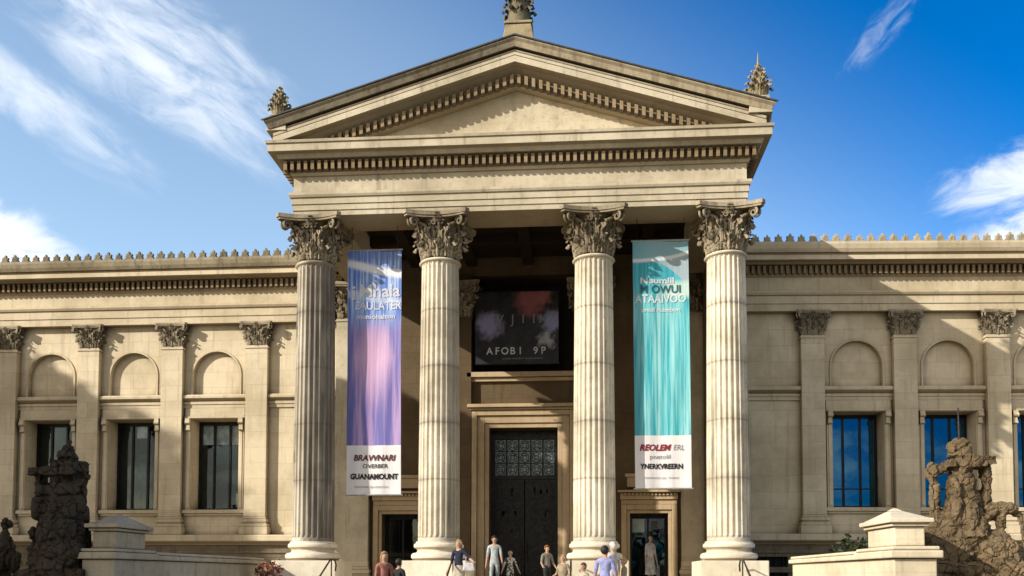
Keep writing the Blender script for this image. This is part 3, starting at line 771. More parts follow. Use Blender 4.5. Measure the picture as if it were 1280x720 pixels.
# ------------------------------------------------------------------ carved finials on the gable
def leafy(name,levels,core,mat,parent,spike=0,seed=1):
    mb=MB(); mb.smooth=True; mb.lathe(core,n=20); mb.smooth=False; k=seed*100
    for (z,r,cnt,w,h,cu,off) in levels:
        for i in range(cnt):
            k+=1; a=2*PI*(i+off)/cnt; leaf(mb,(r*math.cos(a),r*math.sin(a),z),(math.cos(a),math.sin(a),0),w,h,cu,seed=k)
    if spike: mb.tube([(0,0,core[-1][1]-.05),(0,0,core[-1][1]+spike*.5),(0,0,core[-1][1]+spike)],[.035,.02,.006],6)
    return mb.build(name,mat,parent)
def finial(x,y,z,label,sp,sc,seed,pz):
    t=empty('roof_finial',(x,y,z)); tag(t,label,'finial','carved stone finials on the gable')
    p=MB(); p.frustum(0,0,-.35,pz*.75,.30*sc*1.1,.30*sc*1.1,.24*sc*1.1,.24*sc*1.1); p.box(-.27*sc,.27*sc,-.27*sc,.27*sc,pz*.75,pz); p.build('pedestal',M['rockl'] if 0 else M['port'],t,bevel=.015)
    c=leafy('carved_leaves',[(0,.22,8,.24,.34,.20,0),(.18,.19,7,.22,.34,.18,.5),(.40,.15,6,.20,.32,.14,0),(.60,.10,5,.15,.28,.10,.5),(.80,.05,4,.10,.22,.05,0)],
        [(.2,0),(.24,.15),(.2,.4),(.13,.7),(.05,1.0),(.015,1.08)],M['finial'],t,sp,seed)
    c.location=(0,0,pz-.02); c.scale=(sc,sc,sc); return t
M['finial']=stone('lichened_carving',(.42,.35,.22),.3,1.,ao=.15,streak=.5,bump=.8)
finial(-6.78,-.95,13.45,'carved leaf finial with a broken tip on the left corner of the gable',0,.88,1,.16)
finial(6.72,-.95,13.45,'carved leaf finial topped by a thin metal spike on the right corner of the gable',.32,.98,2,.16)
t=empty('roof_ornament',(.08,-.62,15.42)); tag(t,'tall dark leafy stone ornament on a block at the peak of the gable','ornament')
p=MB(); p.frustum(0,0,-.1,.66,.50,.42,.36,.34); p.frustum(0,0,.66,.74,.40,.38,.40,.38); p.build('pedestal',M['finial'],t,bevel=.02)
c=leafy('carved_leaves',[(0,.24,9,.30,.45,.26,0),(.28,.24,9,.28,.45,.22,.5),(.55,.24,9,.30,.5,.22,0),(.9,.22,8,.28,.5,.2,.5),(1.3,.18,8,.28,.5,.2,0),(1.7,.1,6,.24,.5,.15,0)],
   [(.28,0),(.32,.3),(.30,.7),(.27,1.1),(.22,1.5),(.12,1.9),(.03,2.3)],stone('dark_lichened_carving',(.24,.21,.14),.25,1.,ao=.2,streak=.5,bump=.9,green=.4),t,0,5); c.location=(0,0,.72)

# ------------------------------------------------------------------ hanging banners and picture
def text(body,size,loc,mat,parent,name='lettering',bold=0,sx=1,rx=PI/2,shear=0,space=1):
    cu=bpy.data.curves.new(name,'FONT'); cu.body=body; cu.size=size; cu.align_x='CENTER'; cu.align_y='CENTER'; cu.extrude=.002; cu.offset=bold; cu.shear=shear; cu.space_character=space
    cu.resolution_u=3
    o=bpy.data.objects.new(name,cu); COL.objects.link(o)
    dg=bpy.context.evaluated_depsgraph_get(); me=bpy.data.meshes.new_from_object(o.evaluated_get(dg)); bpy.data.objects.remove(o)
    me.name=name; me.materials.clear(); me.materials.append(mat)
    o=bpy.data.objects.new(name,me); COL.objects.link(o); o.parent=parent; o.location=loc; o.rotation_euler=(rx,0,0); o.scale=(sx,1,1); return o
def ripple(x,z,H,hw):
    u=x/hw; v=-z/H
    return .026*math.sin(v*7+u*1.3)+.022*math.sin(u*3.3+v*2)+.014*math.sin(v*19+u*2)*v+.018*math.sin(u*8+v*3)*v
def ctext(body,size,loc,mat,parent,hw,H,**k):
    o=text(body,size,(0,0,0),mat,parent,**k); sx=o.scale[0]; o.scale=(1,1,1); o.rotation_euler=(0,0,0)
    for vv in o.data.vertices:
        X=vv.co.x*sx+loc[0]; Zc=vv.co.y+loc[2]; vv.co=(X,ripple(X,Zc,H,hw)-.014-abs(vv.co.z),Zc)
    return o
def banner_mat(name,kind,zt,zm):
    m,T,p,out=newmat(name)
    loc=T.node('ShaderNodeTexCoord').outputs['Object']; x,y,z=T.sep(loc)[0:3]
    st=T.noise(T.vscale(loc,(3.2,1,.16)),1.6,4,.6,.3); st2=T.noise(T.vscale(loc,(9,1,.3)),1.3,3,.6)
    if kind=='L':
        low=T.mix(T.mapr(st,.40,.62),(.15,.14,.46,1),(.44,.31,.62,1))
        pink=T.mapr(T.math('ADD',T.math('MULTIPLY',T.math('MULTIPLY',x,x),1.6),T.math('MULTIPLY',T.math('ABSOLUTE',T.math('ADD',z,3.2)),.42)),.0,.9,1,0)
        low=T.mix(T.math('MULTIPLY',pink,.7),low,(.74,.46,.66,1))
        low=T.mix(T.mapr(x,-.50,-.78,0,.8),low,(.06,.09,.36,1))
        blu=T.mix(T.mapr(st2,.38,.62),(.06,.15,.55,1),(.30,.46,.85,1))
        col=T.mix(T.mapr(z,-1.75,-2.6,0,1),blu,low)
        col=T.mix(T.mapr(T.math('MULTIPLY',T.mapr(st2,.5,.62),T.mapr(z,-1.55,-2.0,1,0)),.2,.9,0,.45),col,(.62,.72,.92,1))
    else:
        low=T.mix(T.mapr(st2,.36,.64),(.02,.36,.45,1),(.24,.66,.72,1))
        low=T.mix(T.mapr(x,-.45,-.8,0,.75),low,(.01,.24,.36,1))
        low=T.mix(T.mapr(st,.5,.66,0,.6),low,(.42,.76,.80,1))
        top=T.mix(T.mapr(st2,.4,.62),(.02,.34,.46,1),(.08,.46,.56,1))
        col=T.mix(T.mapr(z,-1.0,-2.0),top,low)
    # white band falling to the right, drawn as part of the print
    def band(k0,k1,k2,wd,soft,c,fac):
        zc=T.math('ADD',T.math('ADD',k0,T.math('MULTIPLY',x,k1)),T.math('MULTIPLY',T.math('MULTIPLY',x,x),k2))
        dd=T.math('ABSOLUTE',T.math('SUBTRACT',z,zc)); return T.mix(T.mapr(dd,wd,wd+soft,fac,0),col,c)
    if kind=='L':
        col=band(-.56,-.22,.05,.05,.14,(.82,.84,.92,1),.9)
        col=T.mix(T.mapr(z,-.18,-.4,.5,0),col,(.10,.16,.45,1))
        col=band(-1.42,-.18,0,.04,.15,(.70,.78,.92,1),.45)
    else:
        zc=T.math('ADD',-.62,T.math('MULTIPLY',T.math('ADD',x,.3),T.math('MULTIPLY',T.math('ADD',x,.3),-.65)))
        up=T.math('MULTIPLY',T.mapr(T.math('SUBTRACT',z,zc),0,.05),T.mapr(x,-.9,-.2,0,1))
        col=T.mix(up,col,(.34,.45,.52,1))
        col=T.mix(T.mapr(T.math('SUBTRACT',z,T.math('ADD',-.52,T.math('MULTIPLY',x,.20))),0,.08,0,.75),col,(.22,.46,.55,1))
        col=band(-.52,.14,.10,.02,.06,(.80,.86,.90,1),.85)
        col=T.mix(T.math('MULTIPLY',T.mapr(T.math('ABSOLUTE',T.math('ADD',z,1.42)),.12,.34,1,0),T.mapr(x,-.1,.3)),col,(.50,.70,.66,1))
    wht=T.mapr(z,zm-zt-.003,zm-zt+.003,1,0,False)
    col=T.mix(wht,col,(.80,.79,.82,1))
    T.put(p.inputs['Base Color'],col); p.inputs['Roughness'].default_value=.55
    b=T.node('ShaderNodeBump'); b.inputs['Strength'].default_value=.25; b.inputs['Distance'].default_value=.05; T.put(b.inputs['Height'],st2); T.l.new(b.outputs[0],p.inputs['Normal'])
    return m
PR={k:plain(k,c,.6,0,.05) for k,c in dict(ink_white=(.92,.93,.96),ink_blue=(.10,.14,.45),ink_red=(.42,.04,.07),ink_brown=(.20,.07,.07),ink_black=(.03,.03,.035),ink_grey=(.35,.35,.37),ink_teal=(.05,.22,.28)).items()}
def banner(cx,hw,zt,zb,zm,kind,label):
    t=empty('banner',(cx,.3,zt)); tag(t,label,'banner','long vertical banners hung between the columns')
    mb=MB(); mb.smooth=True; nx,nz=28,90; vs=[]
    for j in range(nz+1):
        for i in range(nx+1):
            u=i/nx*2-1; v=j/nz; yy=ripple(u*hw,-(zt-zb)*v,zt-zb,hw)
            vs.append((u*hw+(.04*v if kind=='L' else .045*v)*(1),yy,-(zt-zb)*v))
    fs=[(j*(nx+1)+i,j*(nx+1)+i+1,(j+1)*(nx+1)+i+1,(j+1)*(nx+1)+i) for j in range(nz) for i in range(nx)]
    mb.add(vs,fs); mb.build('cloth',banner_mat('banner_print_'+('blue_violet' if kind=='L' else 'teal'),kind,zt,zm),t)
    mb=MB()
    mb.tube([(-hw-.04,.0,.02),(hw+.04,.0,.02)],.028,8); mb.build('top_pole',M['alu'],t)
    mb=MB(); mb.tube([(-hw+.00,.0,zb-zt-.01),(hw+.09,.0,zb-zt-.01)],.026,8); mb.build('bottom_pole',M['alu'],t)
    for s in (-1,1):
        mb=MB(); mb.tube([(s*hw*.85,0,.03),(s*hw*.85,0,10.86-zt)],.008,5); mb.build('cord',M['dark'],t)
    o=-.045; zz=zm-zt; H=zm-zb
    if kind=='L':
        ctext('i',.62,(-.62,o,-1.28),PR['ink_white'],t,hw,zt-zb,bold=.012,sx=1.3); ctext('Mhala',.52,(.16,o,-1.22),PR['ink_white'],t,hw,zt-zb,bold=.012,sx=1.0)
        ctext('EAULATER',.34,(.12,o,-1.66),PR['ink_white'],t,hw,zt-zb,bold=.006,sx=.86); ctext('muniohalton',.20,(.05,o,-1.98),PR['ink_white'],t,hw,zt-zb,bold=.006,sx=1.15)
        ctext('BRAVVNARI',.24,(.05,o,zz-.38),PR['ink_brown'],t,hw,zt-zb,bold=.008,shear=.2,sx=.96); ctext('OVERBER',.17,(.08,o,zz-.62),PR['ink_black'],t,hw,zt-zb,bold=.002,sx=1.05)
        ctext('GUANAMOUNT',.22,(.05,o,zz-.93),PR['ink_black'],t,hw,zt-zb,bold=.010,sx=.88); ctext('monuniaea tee aotaiuntion',.11,(-.03,o,zz-1.22),PR['ink_grey'],t,hw,zt-zb,sx=.85)
    else:
        ctext('Neumill',.24,(-.1,o,-1.16),PR['ink_white'],t,hw,zt-zb,bold=.008,sx=1.3); ctext('M OWUI',.32,(.0,o,-1.42),PR['ink_teal'],t,hw,zt-zb,bold=.006,sx=.95)
        ctext('ATAAIVOO',.34,(.0,o,-1.70),PR['ink_white'],t,hw,zt-zb,bold=.008,sx=.84); ctext('unoif nubnbon',.18,(.0,o,-2.02),PR['ink_white'],t,hw,zt-zb,bold=.004,sx=1.05)
        ctext('REOLEM',.24,(-.20,o,zz-.36),PR['ink_red'],t,hw,zt-zb,bold=.010,shear=.25,sx=.98); ctext('ERL',.22,(.48,o,zz-.36),PR['ink_grey'],t,hw,zt-zb,bold=.0,shear=.2,sx=.9)
        ctext('pnetolil',.19,(-.04,o,zz-.62),PR['ink_grey'],t,hw,zt-zb,sx=1.05)
        ctext('YNERKVREERN',.20,(.0,o,zz-.90),PR['ink_black'],t,hw,zt-zb,bold=.008,sx=.90); ctext('momnoion tot  inomot',.11,(-.0,o,zz-1.22),PR['ink_grey'],t,hw,zt-zb,sx=.95)
    return t
M['alu']=plain('brushed_pole',(.45,.45,.45),.4,.7,.1)
banner(-4.27,.805,10.12,2.86,4.31,'L','long blue, violet and pink banner with white foot, hanging left of the main door')
banner(4.13,.80,10.19,3.0,4.52,'R','long turquoise banner with white foot and red lettering, hanging right of the main door')
t=empty('hanging_picture',(CX-.24,WY-.10,9.20)); tag(t,'large dark photographic poster with pale spaced letters hanging over the main door','poster')
m,T,p,out=newmat('dark_poster_print'); loc=T.node('ShaderNodeTexCoord').outputs['Object']; x,y,z=T.sep(loc)[0:3]
col=T.mix(T.mapr(T.noise(loc,2.2,4,.6),.4,.65),(.010,.010,.014,1),(.03,.028,.04,1))
def pb(cx,cz,r,c,f,col):
    a=T.math('SUBTRACT',x,cx); b=T.math('SUBTRACT',z,cz); dd=T.math('SQRT',T.math('ADD',T.math('MULTIPLY',a,a),T.math('MULTIPLY',b,b)))
    dd=T.math('ADD',dd,T.math('MULTIPLY',T.math('SUBTRACT',T.noise(loc,3.5,4,.6),.5),.7)); return T.mix(T.mapr(dd,r*.3,r,f,0),col,c)
col=pb(-.95,.1,.62,(.40,.38,.66,1),.95,col); col=pb(.50,.95,.75,(.42,.14,.16,1),.9,col); col=pb(1.25,.2,.55,(.40,.44,.75,1),.95,col); col=pb(1.05,-.45,.35,(.55,.58,.68,1),.9,col); col=pb(.95,1.1,.4,(.45,.17,.16,1),.8,col)
T.put(p.inputs['Base Color'],col); p.inputs['Roughness'].default_value=.5
mb=MB(); mb.box(-1.47,1.47,-.02,.02,-1.27,1.27); mb.build('print',m,t)
mb=MB(); mb.box(-1.5,1.5,-.03,.03,1.27,1.31); mb.box(-1.5,1.5,-.03,.03,-1.31,-1.27); mb.build('hanging_rod',M['dark'],t)
PR['glow']=plain('pale_lettering',(.80,.82,.84),.6,0,.1)
text('\u2C7C F O B I  9P',.40,(-.08,-.03,-.82),PR['glow'],t,bold=.004,sx=.95) if 0 else [text(ch_,.36,(-.95+.27*k_,-.03,-.84),PR['glow'],t,bold=.003,sx=.95) for k_,ch_ in enumerate('AFOBI 9P') if ch_!=' ']
text('V  J  I  I l',.46,(.08,-.03,.28),PR['ink_grey'],t,bold=.0,sx=1.0); text('oonubn mainulion tenoial iontuna',.10,(.2,-.03,-1.10),PR['ink_grey'],t,sx=1.05)

# ------------------------------------------------------------------ cheek walls beside the steps
def cheek(s,label,mat,x,y0,y1,pw,pl=.80):
    t=empty('cheek_wall',(x,0,-1.15)); tag(t,label,'stone wall','low stone walls flanking the steps'); t.rotation_euler=(0,0,0)
    ox=.0; Z=1.15
    mb=MB(); x0,x1=(0,pw*2) if s>0 else (-pw*2,0)
    mb.box(x0,x1,y0+2*pl-.1,y1,0,.80+Z); o=mb.build('wall_body',mat,t,bevel=.02)
    mb=MB(); mb.box(x0-.08,x1+.08,y0+2*pl+.06,y1+.08,.801+Z,.90+Z); mb.box(x0-.04,x1+.04,y0+2*pl+.06,y1+.04,.901+Z,.97+Z); mb.build('coping',mat,t,bevel=.025)
    cx=(x0+x1)/2; cy=y0+pl
    mb=MB(); mb.box(cx-pw-.01,cx+pw+.01,cy-pl,cy+pl,.0,.80+Z); mb.box(cx-pw-.09,cx+pw+.09,cy-pl-.08,cy+pl+.05,.801+Z,.93+Z); mb.box(cx-pw-.05,cx+pw+.05,cy-pl-.04,cy+pl+.03,.931+Z,1.0+Z); mb.build('pier',mat,t,bevel=.025)
    mb=MB(); a,b=pw*.74,pl*.74
    mb.box(cx-a,cx+a,cy-b,cy+b,1.001+Z,1.34+Z); mb.box(cx-a-.06,cx+a+.06,cy-b-.06,cy+b+.06,1.341+Z,1.40+Z); mb.box(cx-a-.12,cx+a+.12,cy-b-.12,cy+b+.12,1.401+Z,1.48+Z)
    mb.frustum(cx,cy,1.481+Z,1.64+Z,a+.08,b+.08,.12,.12); mb.frustum(cx,cy,1.641+Z,1.70+Z,.12,.12,.03,.03)
    mb.build('pier_cap',mat,t,bevel=.02)
    return t
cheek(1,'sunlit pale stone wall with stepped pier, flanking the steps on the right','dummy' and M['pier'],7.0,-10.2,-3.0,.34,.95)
cheek(-1,'shaded grey stone wall with stepped pier, flanking the steps on the left',M['pier_shade'],-7.0,-9.2,-1.2,.31,.80)

# handrails
def handrail(x,label,s=1):
    t=empty('handrail',(x,-1.7,0)); tag(t,label,'handrail','metal handrails down the steps')
    pts=[(0,.55,.62),(0,.62,.78),(0,.5,.90),(0,.25,.93),(0,0,.90)]+[(0,-.36*i,.90-.165*i) for i in (1,3,5,6)]+[(0,-2.45,-.12),(0,-2.6,-.22),(0,-2.62,-.36)]
    mb=MB(); mb.smooth=True; mb.tube(pts,.024,8); mb.build('rail',M['rail'],t)
    for (y,zt,zb) in ((.15,.93,0),(-1.08,.405,-.50),(-2.16,-.09,-1.15)):
        mb=MB(); mb.tube([(0,y,zb+.005),(0,y,zt)],.019,8); mb.build('post',M['rail'],t)
M['rail']=plain('iron_rail',(.05,.045,.04),.4,.7)
handrail(-4.95,'dark curved iron handrail in front of the leftmost column')
handrail(-1.62,'dark curved iron handrail by the column left of the main door')
handrail(6.05,'dark curved iron handrail in front of the rightmost column')
handrail(1.55,'dark curved iron handrail by the column right of the main door')

# ------------------------------------------------------------------ sculptures
def sculpt(name,builder,mat,parent,vox,amp,seed,loc,cr=1.0):
    mb=MB(); builder(mb); o=mb.build('tmp',mat); m=o.modifiers.new('r','REMESH'); m.mode='VOXEL'; m.voxel_size=vox
    dg=bpy.context.evaluated_depsgraph_get(); me=bpy.data.meshes.new_from_object(o.evaluated_get(dg)); bpy.data.objects.remove(o)
    me.name=name; off=Vector((seed*3.1,seed*1.7,0))
    nr=[v.normal.copy() for v in me.vertices]
    for v,n in zip(me.vertices,nr):
        q=v.co+off
        h=noise.ridged_multi_fractal(q*1.6,1.0,2.1,3,1.0,2.0)-1.0
        h2=noise.fractal(q*4.5,.8,2.2,4)
        dd,_=noise.voronoi(q*2.3+Vector((h2,h2,h2))*.12); e=dd[1]-dd[0]; d2,_=noise.voronoi(q*5.6); e2=d2[1]-d2[0]
        v.co+=n*(amp*(.35*h+.45*h2+cr*(-1.3*max(0,.16-e)/.16+.4*e)-.45*max(0,.12-e2)/.12))
    for p in me.polygons: p.use_smooth=False
    me.materials.clear(); me.materials.append(mat)
    o=bpy.data.objects.new(name,me); COL.objects.link(o); o.parent=parent; o.location=loc; return o
def ell(mb,c,r,rot=0,n=14):
    vs=[];m=8
    cr,sr=math.cos(rot),math.sin(rot)
    for j in range(m+1):
        for i in range(n):
            t=PI*j/m; a=2*PI*i/n; x,y,z=r[0]*math.sin(t)*math.cos(a),r[1]*math.sin(t)*math.sin(a),r[2]*math.cos(t)
            vs.append((c[0]+x*cr-z*sr,c[1]+y,c[2]+x*sr+z*cr))
    mb.add(vs,[(j*n+i,(j+1)*n+i,(j+1)*n+(i+1)%n,j*n+(i+1)%n) for j in range(m) for i in range(n)])
# right: px scale about 1/66 m at this depth; local origin at ground below the middle of the mound
def right_s(mb):
    Z=1.15+.5
    mb.box(-.85,.85,-.5,.5,Z-1.6,Z+.25)
    ell(mb,(-.35,0,Z+.42),(.62,.5,.55)); ell(mb,(.40,0,Z+.35),(.60,.5,.52)); ell(mb,(-.05,0,Z+.75),(.52,.42,.62))
    ell(mb,(-.62,-.1,Z+.18),(.35,.4,.4)); ell(mb,(.72,-.1,Z+.2),(.26,.35,.38))
    mb.lathe([(.46,Z+.7),(.36,Z+1.05),(.30,Z+1.45),(.26,Z+1.75),(.20,Z+1.9),(.18,Z+2.05)],cx=-.02,n=12)
    mb.box(-.32,.36,-.22,.2,Z+1.98,Z+2.12); mb.box(.0,.54,-.2,.12,Z+2.03,Z+2.20)        # slab-like brim
    ell(mb,(-.04,0,Z+2.30),(.22,.2,.24)); mb.box(-.21,.13,-.16,.16,Z+2.2,Z+2.46)
    ell(mb,(-.53,0,Z+1.90),(.13,.13,.20)); ell(mb,(-.50,0,Z+1.62),(.10,.1,.20)); ell(mb,(-.38,0,Z+1.95),(.16,.1,.09))
    mb.tube([(-.50,0,Z+1.6),(-.50,0,Z+1.3),(-.52,-.05,Z+.95),(-.58,-.1,Z+.85)],[.09,.10,.13,.09],8)
    mb.tube([(-.16,-.25,Z+1.7),(-.22,-.3,Z+1.3),(-.3,-.3,Z+.9)],[.07,.09,.1],8)
    mb.tube([(.40,0,Z+2.0),(.42,0,Z+1.7),(.36,0,Z+1.3),(.42,0,Z+1.0)],[.12,.11,.14,.12],8)
    mb.tube([(.34,-.1,Z+1.05),(.52,-.1,Z+1.22),(.74,-.1,Z+1.24),(.9,-.1,Z+1.18)],[.11,.14,.13,.08],8)  # gnarled bough
    mb.tube([(.80,-.1,Z+1.18),(.98,-.1,Z+1.10),(1.03,-.1,Z+.9),(1.02,-.1,Z+.55),(.98,-.1,Z+.2),(.9,-.1,Z-.1)],[.07,.07,.06,.06,.07,.08],8)
    mb.tube([(.6,-.1,Z+1.1),(.62,-.1,Z+.8),(.66,-.1,Z+.4)],[.10,.07,.09],8)
rs=empty('rock_sculpture',(8.78,-8.6,-1.15)); tag(rs,'weathered brown rock sculpture with looping branch, standing in the sun by the right wing','sculpture')
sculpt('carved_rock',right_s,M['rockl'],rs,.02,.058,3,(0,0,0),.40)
mb=MB(); mb.box(-1.35,1.5,-1.1,1.1,0,1.45); mb.box(-1.45,1.6,-1.2,1.2,1.451,1.62); mb.build('plinth',M['pier'],rs,bevel=.02)
mb=MB(); mb.tube([(-.04,0,4.0),(-.05,0,4.75)],[.03,.012],6); mb.build('spike',M['dark'],rs)
def left_s(mb):
    Z=1.15+.5
    mb.box(-.62,.66,-.45,.45,Z-1.6,Z+.1)
    ell(mb,(.02,0,Z+.15),(.62,.5,.5)); ell(mb,(.26,-.22,Z+.42),(.36,.36,.34)); ell(mb,(-.02,-.28,Z+.86),(.26,.28,.34),.35); ell(mb,(-.36,-.1,Z+.4),(.24,.3,.3))
    mb.lathe([(.54,Z+.1),(.50,Z+.6),(.45,Z+1.1),(.41,Z+1.45),(.37,Z+1.72),(.27,Z+1.80),(.28,Z+1.95)],cx=.04,n=12)
    mb.box(-.50,.40,-.34,.26,Z+1.90,Z+2.05)
    mb.box(-.12,.42,-.25,.25,Z+2.0,Z+2.20); ell(mb,(.06,0,Z+2.26),(.20,.2,.16)); ell(mb,(.10,0,Z+2.42),(.10,.1,.14)); mb.tube([(.1,0,Z+2.4),(.12,0,Z+2.62)],[.07,.05],7); ell(mb,(-.20,-.05,Z+2.16),(.08,.08,.12))
    ell(mb,(.42,-.05,Z+1.80),(.10,.1,.10)); ell(mb,(.50,-.05,Z+1.88),(.08,.1,.08)); ell(mb,(.44,-.05,Z+1.98),(.07,.1,.08))
    mb.tube([(-.34,-.15,Z+1.98),(-.40,-.2,Z+1.75),(-.30,-.2,Z+1.62)],[.06,.06,.07],8); mb.tube([(.30,-.1,Z+1.98),(.34,-.1,Z+1.7)],[.09,.1],8)
    mb.tube([(.36,0,Z+1.75),(.42,0,Z+1.4),(.42,0,Z+1.0),(.46,0,Z+.5)],[.08,.09,.12,.14],8)
    mb.tube([(-.22,-.3,Z+1.7),(-.28,-.34,Z+1.35),(-.30,-.32,Z+1.05)],[.08,.12,.08],8); mb.tube([(.08,-.34,Z+1.6),(.12,-.38,Z+1.3),(.05,-.36,Z+1.1)],[.07,.10,.08],8)
    ell(mb,(-.50,-.1,Z+.78),(.10,.12,.16)); ell(mb,(.50,-.1,Z+.82),(.07,.1,.22))
ls=empty('rock_sculpture',(-8.22,-8.9,-1.15)); tag(ls,'dark rock sculpture with flat brimmed top standing in shade by the left wing','sculpture')
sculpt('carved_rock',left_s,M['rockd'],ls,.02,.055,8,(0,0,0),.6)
mb=MB(); mb.box(-1.2,1.2,-1.0,1.0,0,1.2); mb.box(-1.28,1.28,-1.08,1.08,1.201,1.34); mb.build('plinth',M['pier_shade'],ls,bevel=.02)
def small_s(mb):
    Z=1.15+.5
    mb.tube([(-.1,0,Z-1.4),(-.12,0,Z-.2),(-.05,0,Z+.4),(-.02,0,Z+.85)],[.28,.2,.16,.10],8)
    ell(mb,(-.02,0,Z+.98),(.12,.12,.15)); mb.tube([(-.05,0,Z+.6),(-.35,0,Z+.45),(-.5,0,Z+.15),(-.55,0,Z-.3)],[.1,.08,.08,.1],8)
    mb.tube([(.0,0,Z+.6),(.22,0,Z+.4),(.2,0,Z+.05),(.3,0,Z-.3)],[.09,.08,.08,.1],8); mb.tube([(-.3,0,Z+.5),(-.6,0,Z+.6),(-.8,0,Z+.3)],[.06,.05,.05],8)
ss=empty('small_sculpture',(-9.45,-8.7,-1.15)); tag(ss,'small dark crouching figure carving left of the dark rock sculpture','sculpture')
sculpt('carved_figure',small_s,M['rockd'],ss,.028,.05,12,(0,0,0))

# ------------------------------------------------------------------ plants and trees
def leafmat(name,c,c2,trans=.3):
    m,T,p,out=newmat(name); pos=T.node('ShaderNodeNewGeometry').outputs['Position']
    T.put(p.inputs['Base Color'],T.mix(T.mapr(T.noise(pos,3.1,3,.7),.35,.65),c4(c),c4(c2))); p.inputs['Roughness'].default_value=.55
    return m
M['leaf']=leafmat('tree_leaves',(.035,.075,.02),(.09,.12,.03)); M['leafd']=leafmat('dark_leaves',(.02,.04,.015),(.05,.07,.025)); M['leafr']=leafmat('red_leaves',(.22,.055,.03),(.40,.16,.09))
M['bark']=stone('bark',(.11,.08,.055),.5,.8)
def crown(name,blobs,n,size,mat,parent,seed,fl=.6):
    rnd=random.Random(seed); mb=MB(); tot=sum(b[1][0]*b[1][1]*b[1][2] for b in blobs)
    for (c,r) in blobs:
        k=int(n*r[0]*r[1]*r[2]/tot)+3
        for _ in range(k):
            while 1:
                v=Vector((rnd.uniform(-1,1),rnd.uniform(-1,1),rnd.uniform(-1,1)))
                if .25<v.length<1.0+.12*rnd.random(): break
            p=Vector((c[0]+v.x*r[0],c[1]+v.y*r[1],c[2]+v.z*r[2]))
            a=Vector((rnd.gauss(0,1),rnd.gauss(0,1),rnd.gauss(0,fl))).normalized(); b=a.cross(Vector((rnd.gauss(0,1),rnd.gauss(0,1),rnd.gauss(0,1)))).normalized(); s=size*rnd.uniform(.6,1.3)
            q=a.cross(b)*.15*s
            mb.add([p-a*s,p-a*.1*s+b*s*.42+q,p+a*s,p-a*.1*s-b*s*.42+q],[(0,1,2,3)])
    return mb.build(name,mat,parent)
def tree(x,y,h,r,zc0,label,seed,n=9000,size=.22):  # out-of-view trees, added for the shade they cast
    rnd=random.Random(seed); t=empty('shade_tree',(x,y,-1.15)); tag(t,label,'tree','unseen trees added to cast shade')
    mb=MB(); mb.smooth=True; mb.tube([(0,0,-.1),(.1,0,h*.25),(-.1,.1,h*.55),(0,0,h*.85)],[h*.03,h*.022,h*.014,.03],9)
    for i in range(7):
        a=rnd.uniform(0,6.28); z=h*rnd.uniform(.3,.6); mb.tube([(0,0,z),(math.cos(a)*r*.4,math.sin(a)*r*.4,z+h*.1),(math.cos(a)*r*.75,math.sin(a)*r*.75,z+h*.22)],[h*.012,h*.008,.03],6)
    mb.build('trunk',M['bark'],t)
    bl=[((0,0,(zc0+h)/2),(r*.7,r*.7,(h-zc0)*.46))]
    for i in range(13):
        a=rnd.uniform(0,6.28); q=rnd.uniform(.45,.72)*r; z=zc0+(h-zc0)*rnd.uniform(.15,.85); rr=r*rnd.uniform(.28,.42); bl.append(((math.cos(a)*q,math.sin(a)*q,z),(rr,rr,rr*.9)))
    crown('crown',bl,n,size,M['leaf'],t,seed); return t
tree(-17.3,-4.0,15.9,3.0,7.4,'unseen tall tree added to shade the portico wall',11,26000,.27)
tree(-37.5,-6.0,20.5,6.6,6,'unseen broad tree added to shade the far left wing',12,38000,.36)
tree(-47,-9.0,25,8.5,6,'unseen tallest tree added for shade on the far left',13,36000,.42)
tree(-16.0,-14.4,9.3,3.3,1.4,'unseen low tree added to shade the left sculpture and wall',14,14000,.24)
rnd_=random.Random(5); bl=[((-110+i*9+rnd_.uniform(-3,3),-104+rnd_.uniform(-5,5),rnd_.uniform(0,2)),(rnd_.uniform(5,8),5,rnd_.uniform(4,8.5))) for i in range(27)]
tag(crown('distant_wood',bl,14000,.9,M['leafd'],None,6),'dark line of trees across the square','wood',kind='stuff')
def bush(name,x,y,z,r,h,mat,label,cat,seed,n,size):
    t=empty(name,(x,y,z)); tag(t,label,cat)
    mb=MB(); 
    for i in range(7):
        a=i*.9; mb.tube([(0,0,-.02),(math.cos(a)*r*.3,math.sin(a)*r*.3,h*.4),(math.cos(a)*r*.6,math.sin(a)*r*.6,h*.75)],[.02,.014,.006],5)
    mb.build('stems',M['bark'],t)
    bl=[((0,0,h*.6),(r*.8,r*.8,h*.4))]; rnd=random.Random(seed)
    for i in range(6):
        a=rnd.uniform(0,6.28); bl.append(((math.cos(a)*r*.6,math.sin(a)*r*.6,h*rnd.uniform(.45,.9)),(r*.4,r*.4,h*.22)))
    crown('foliage',bl,n,size,mat,t,seed); return t
bush('flowering_plant',-6.45,-2.4,-.55,.42,1.45,M['leafr'],'reddish leafy plant beside the plinth of the leftmost column','plant',3,420,.075)
bush('shrub',9.0,-1.0,-1.15,.75,2.75,M['leafd'],'dark green shrub behind the sunlit right flanking wall','shrub',4,1500,.09)

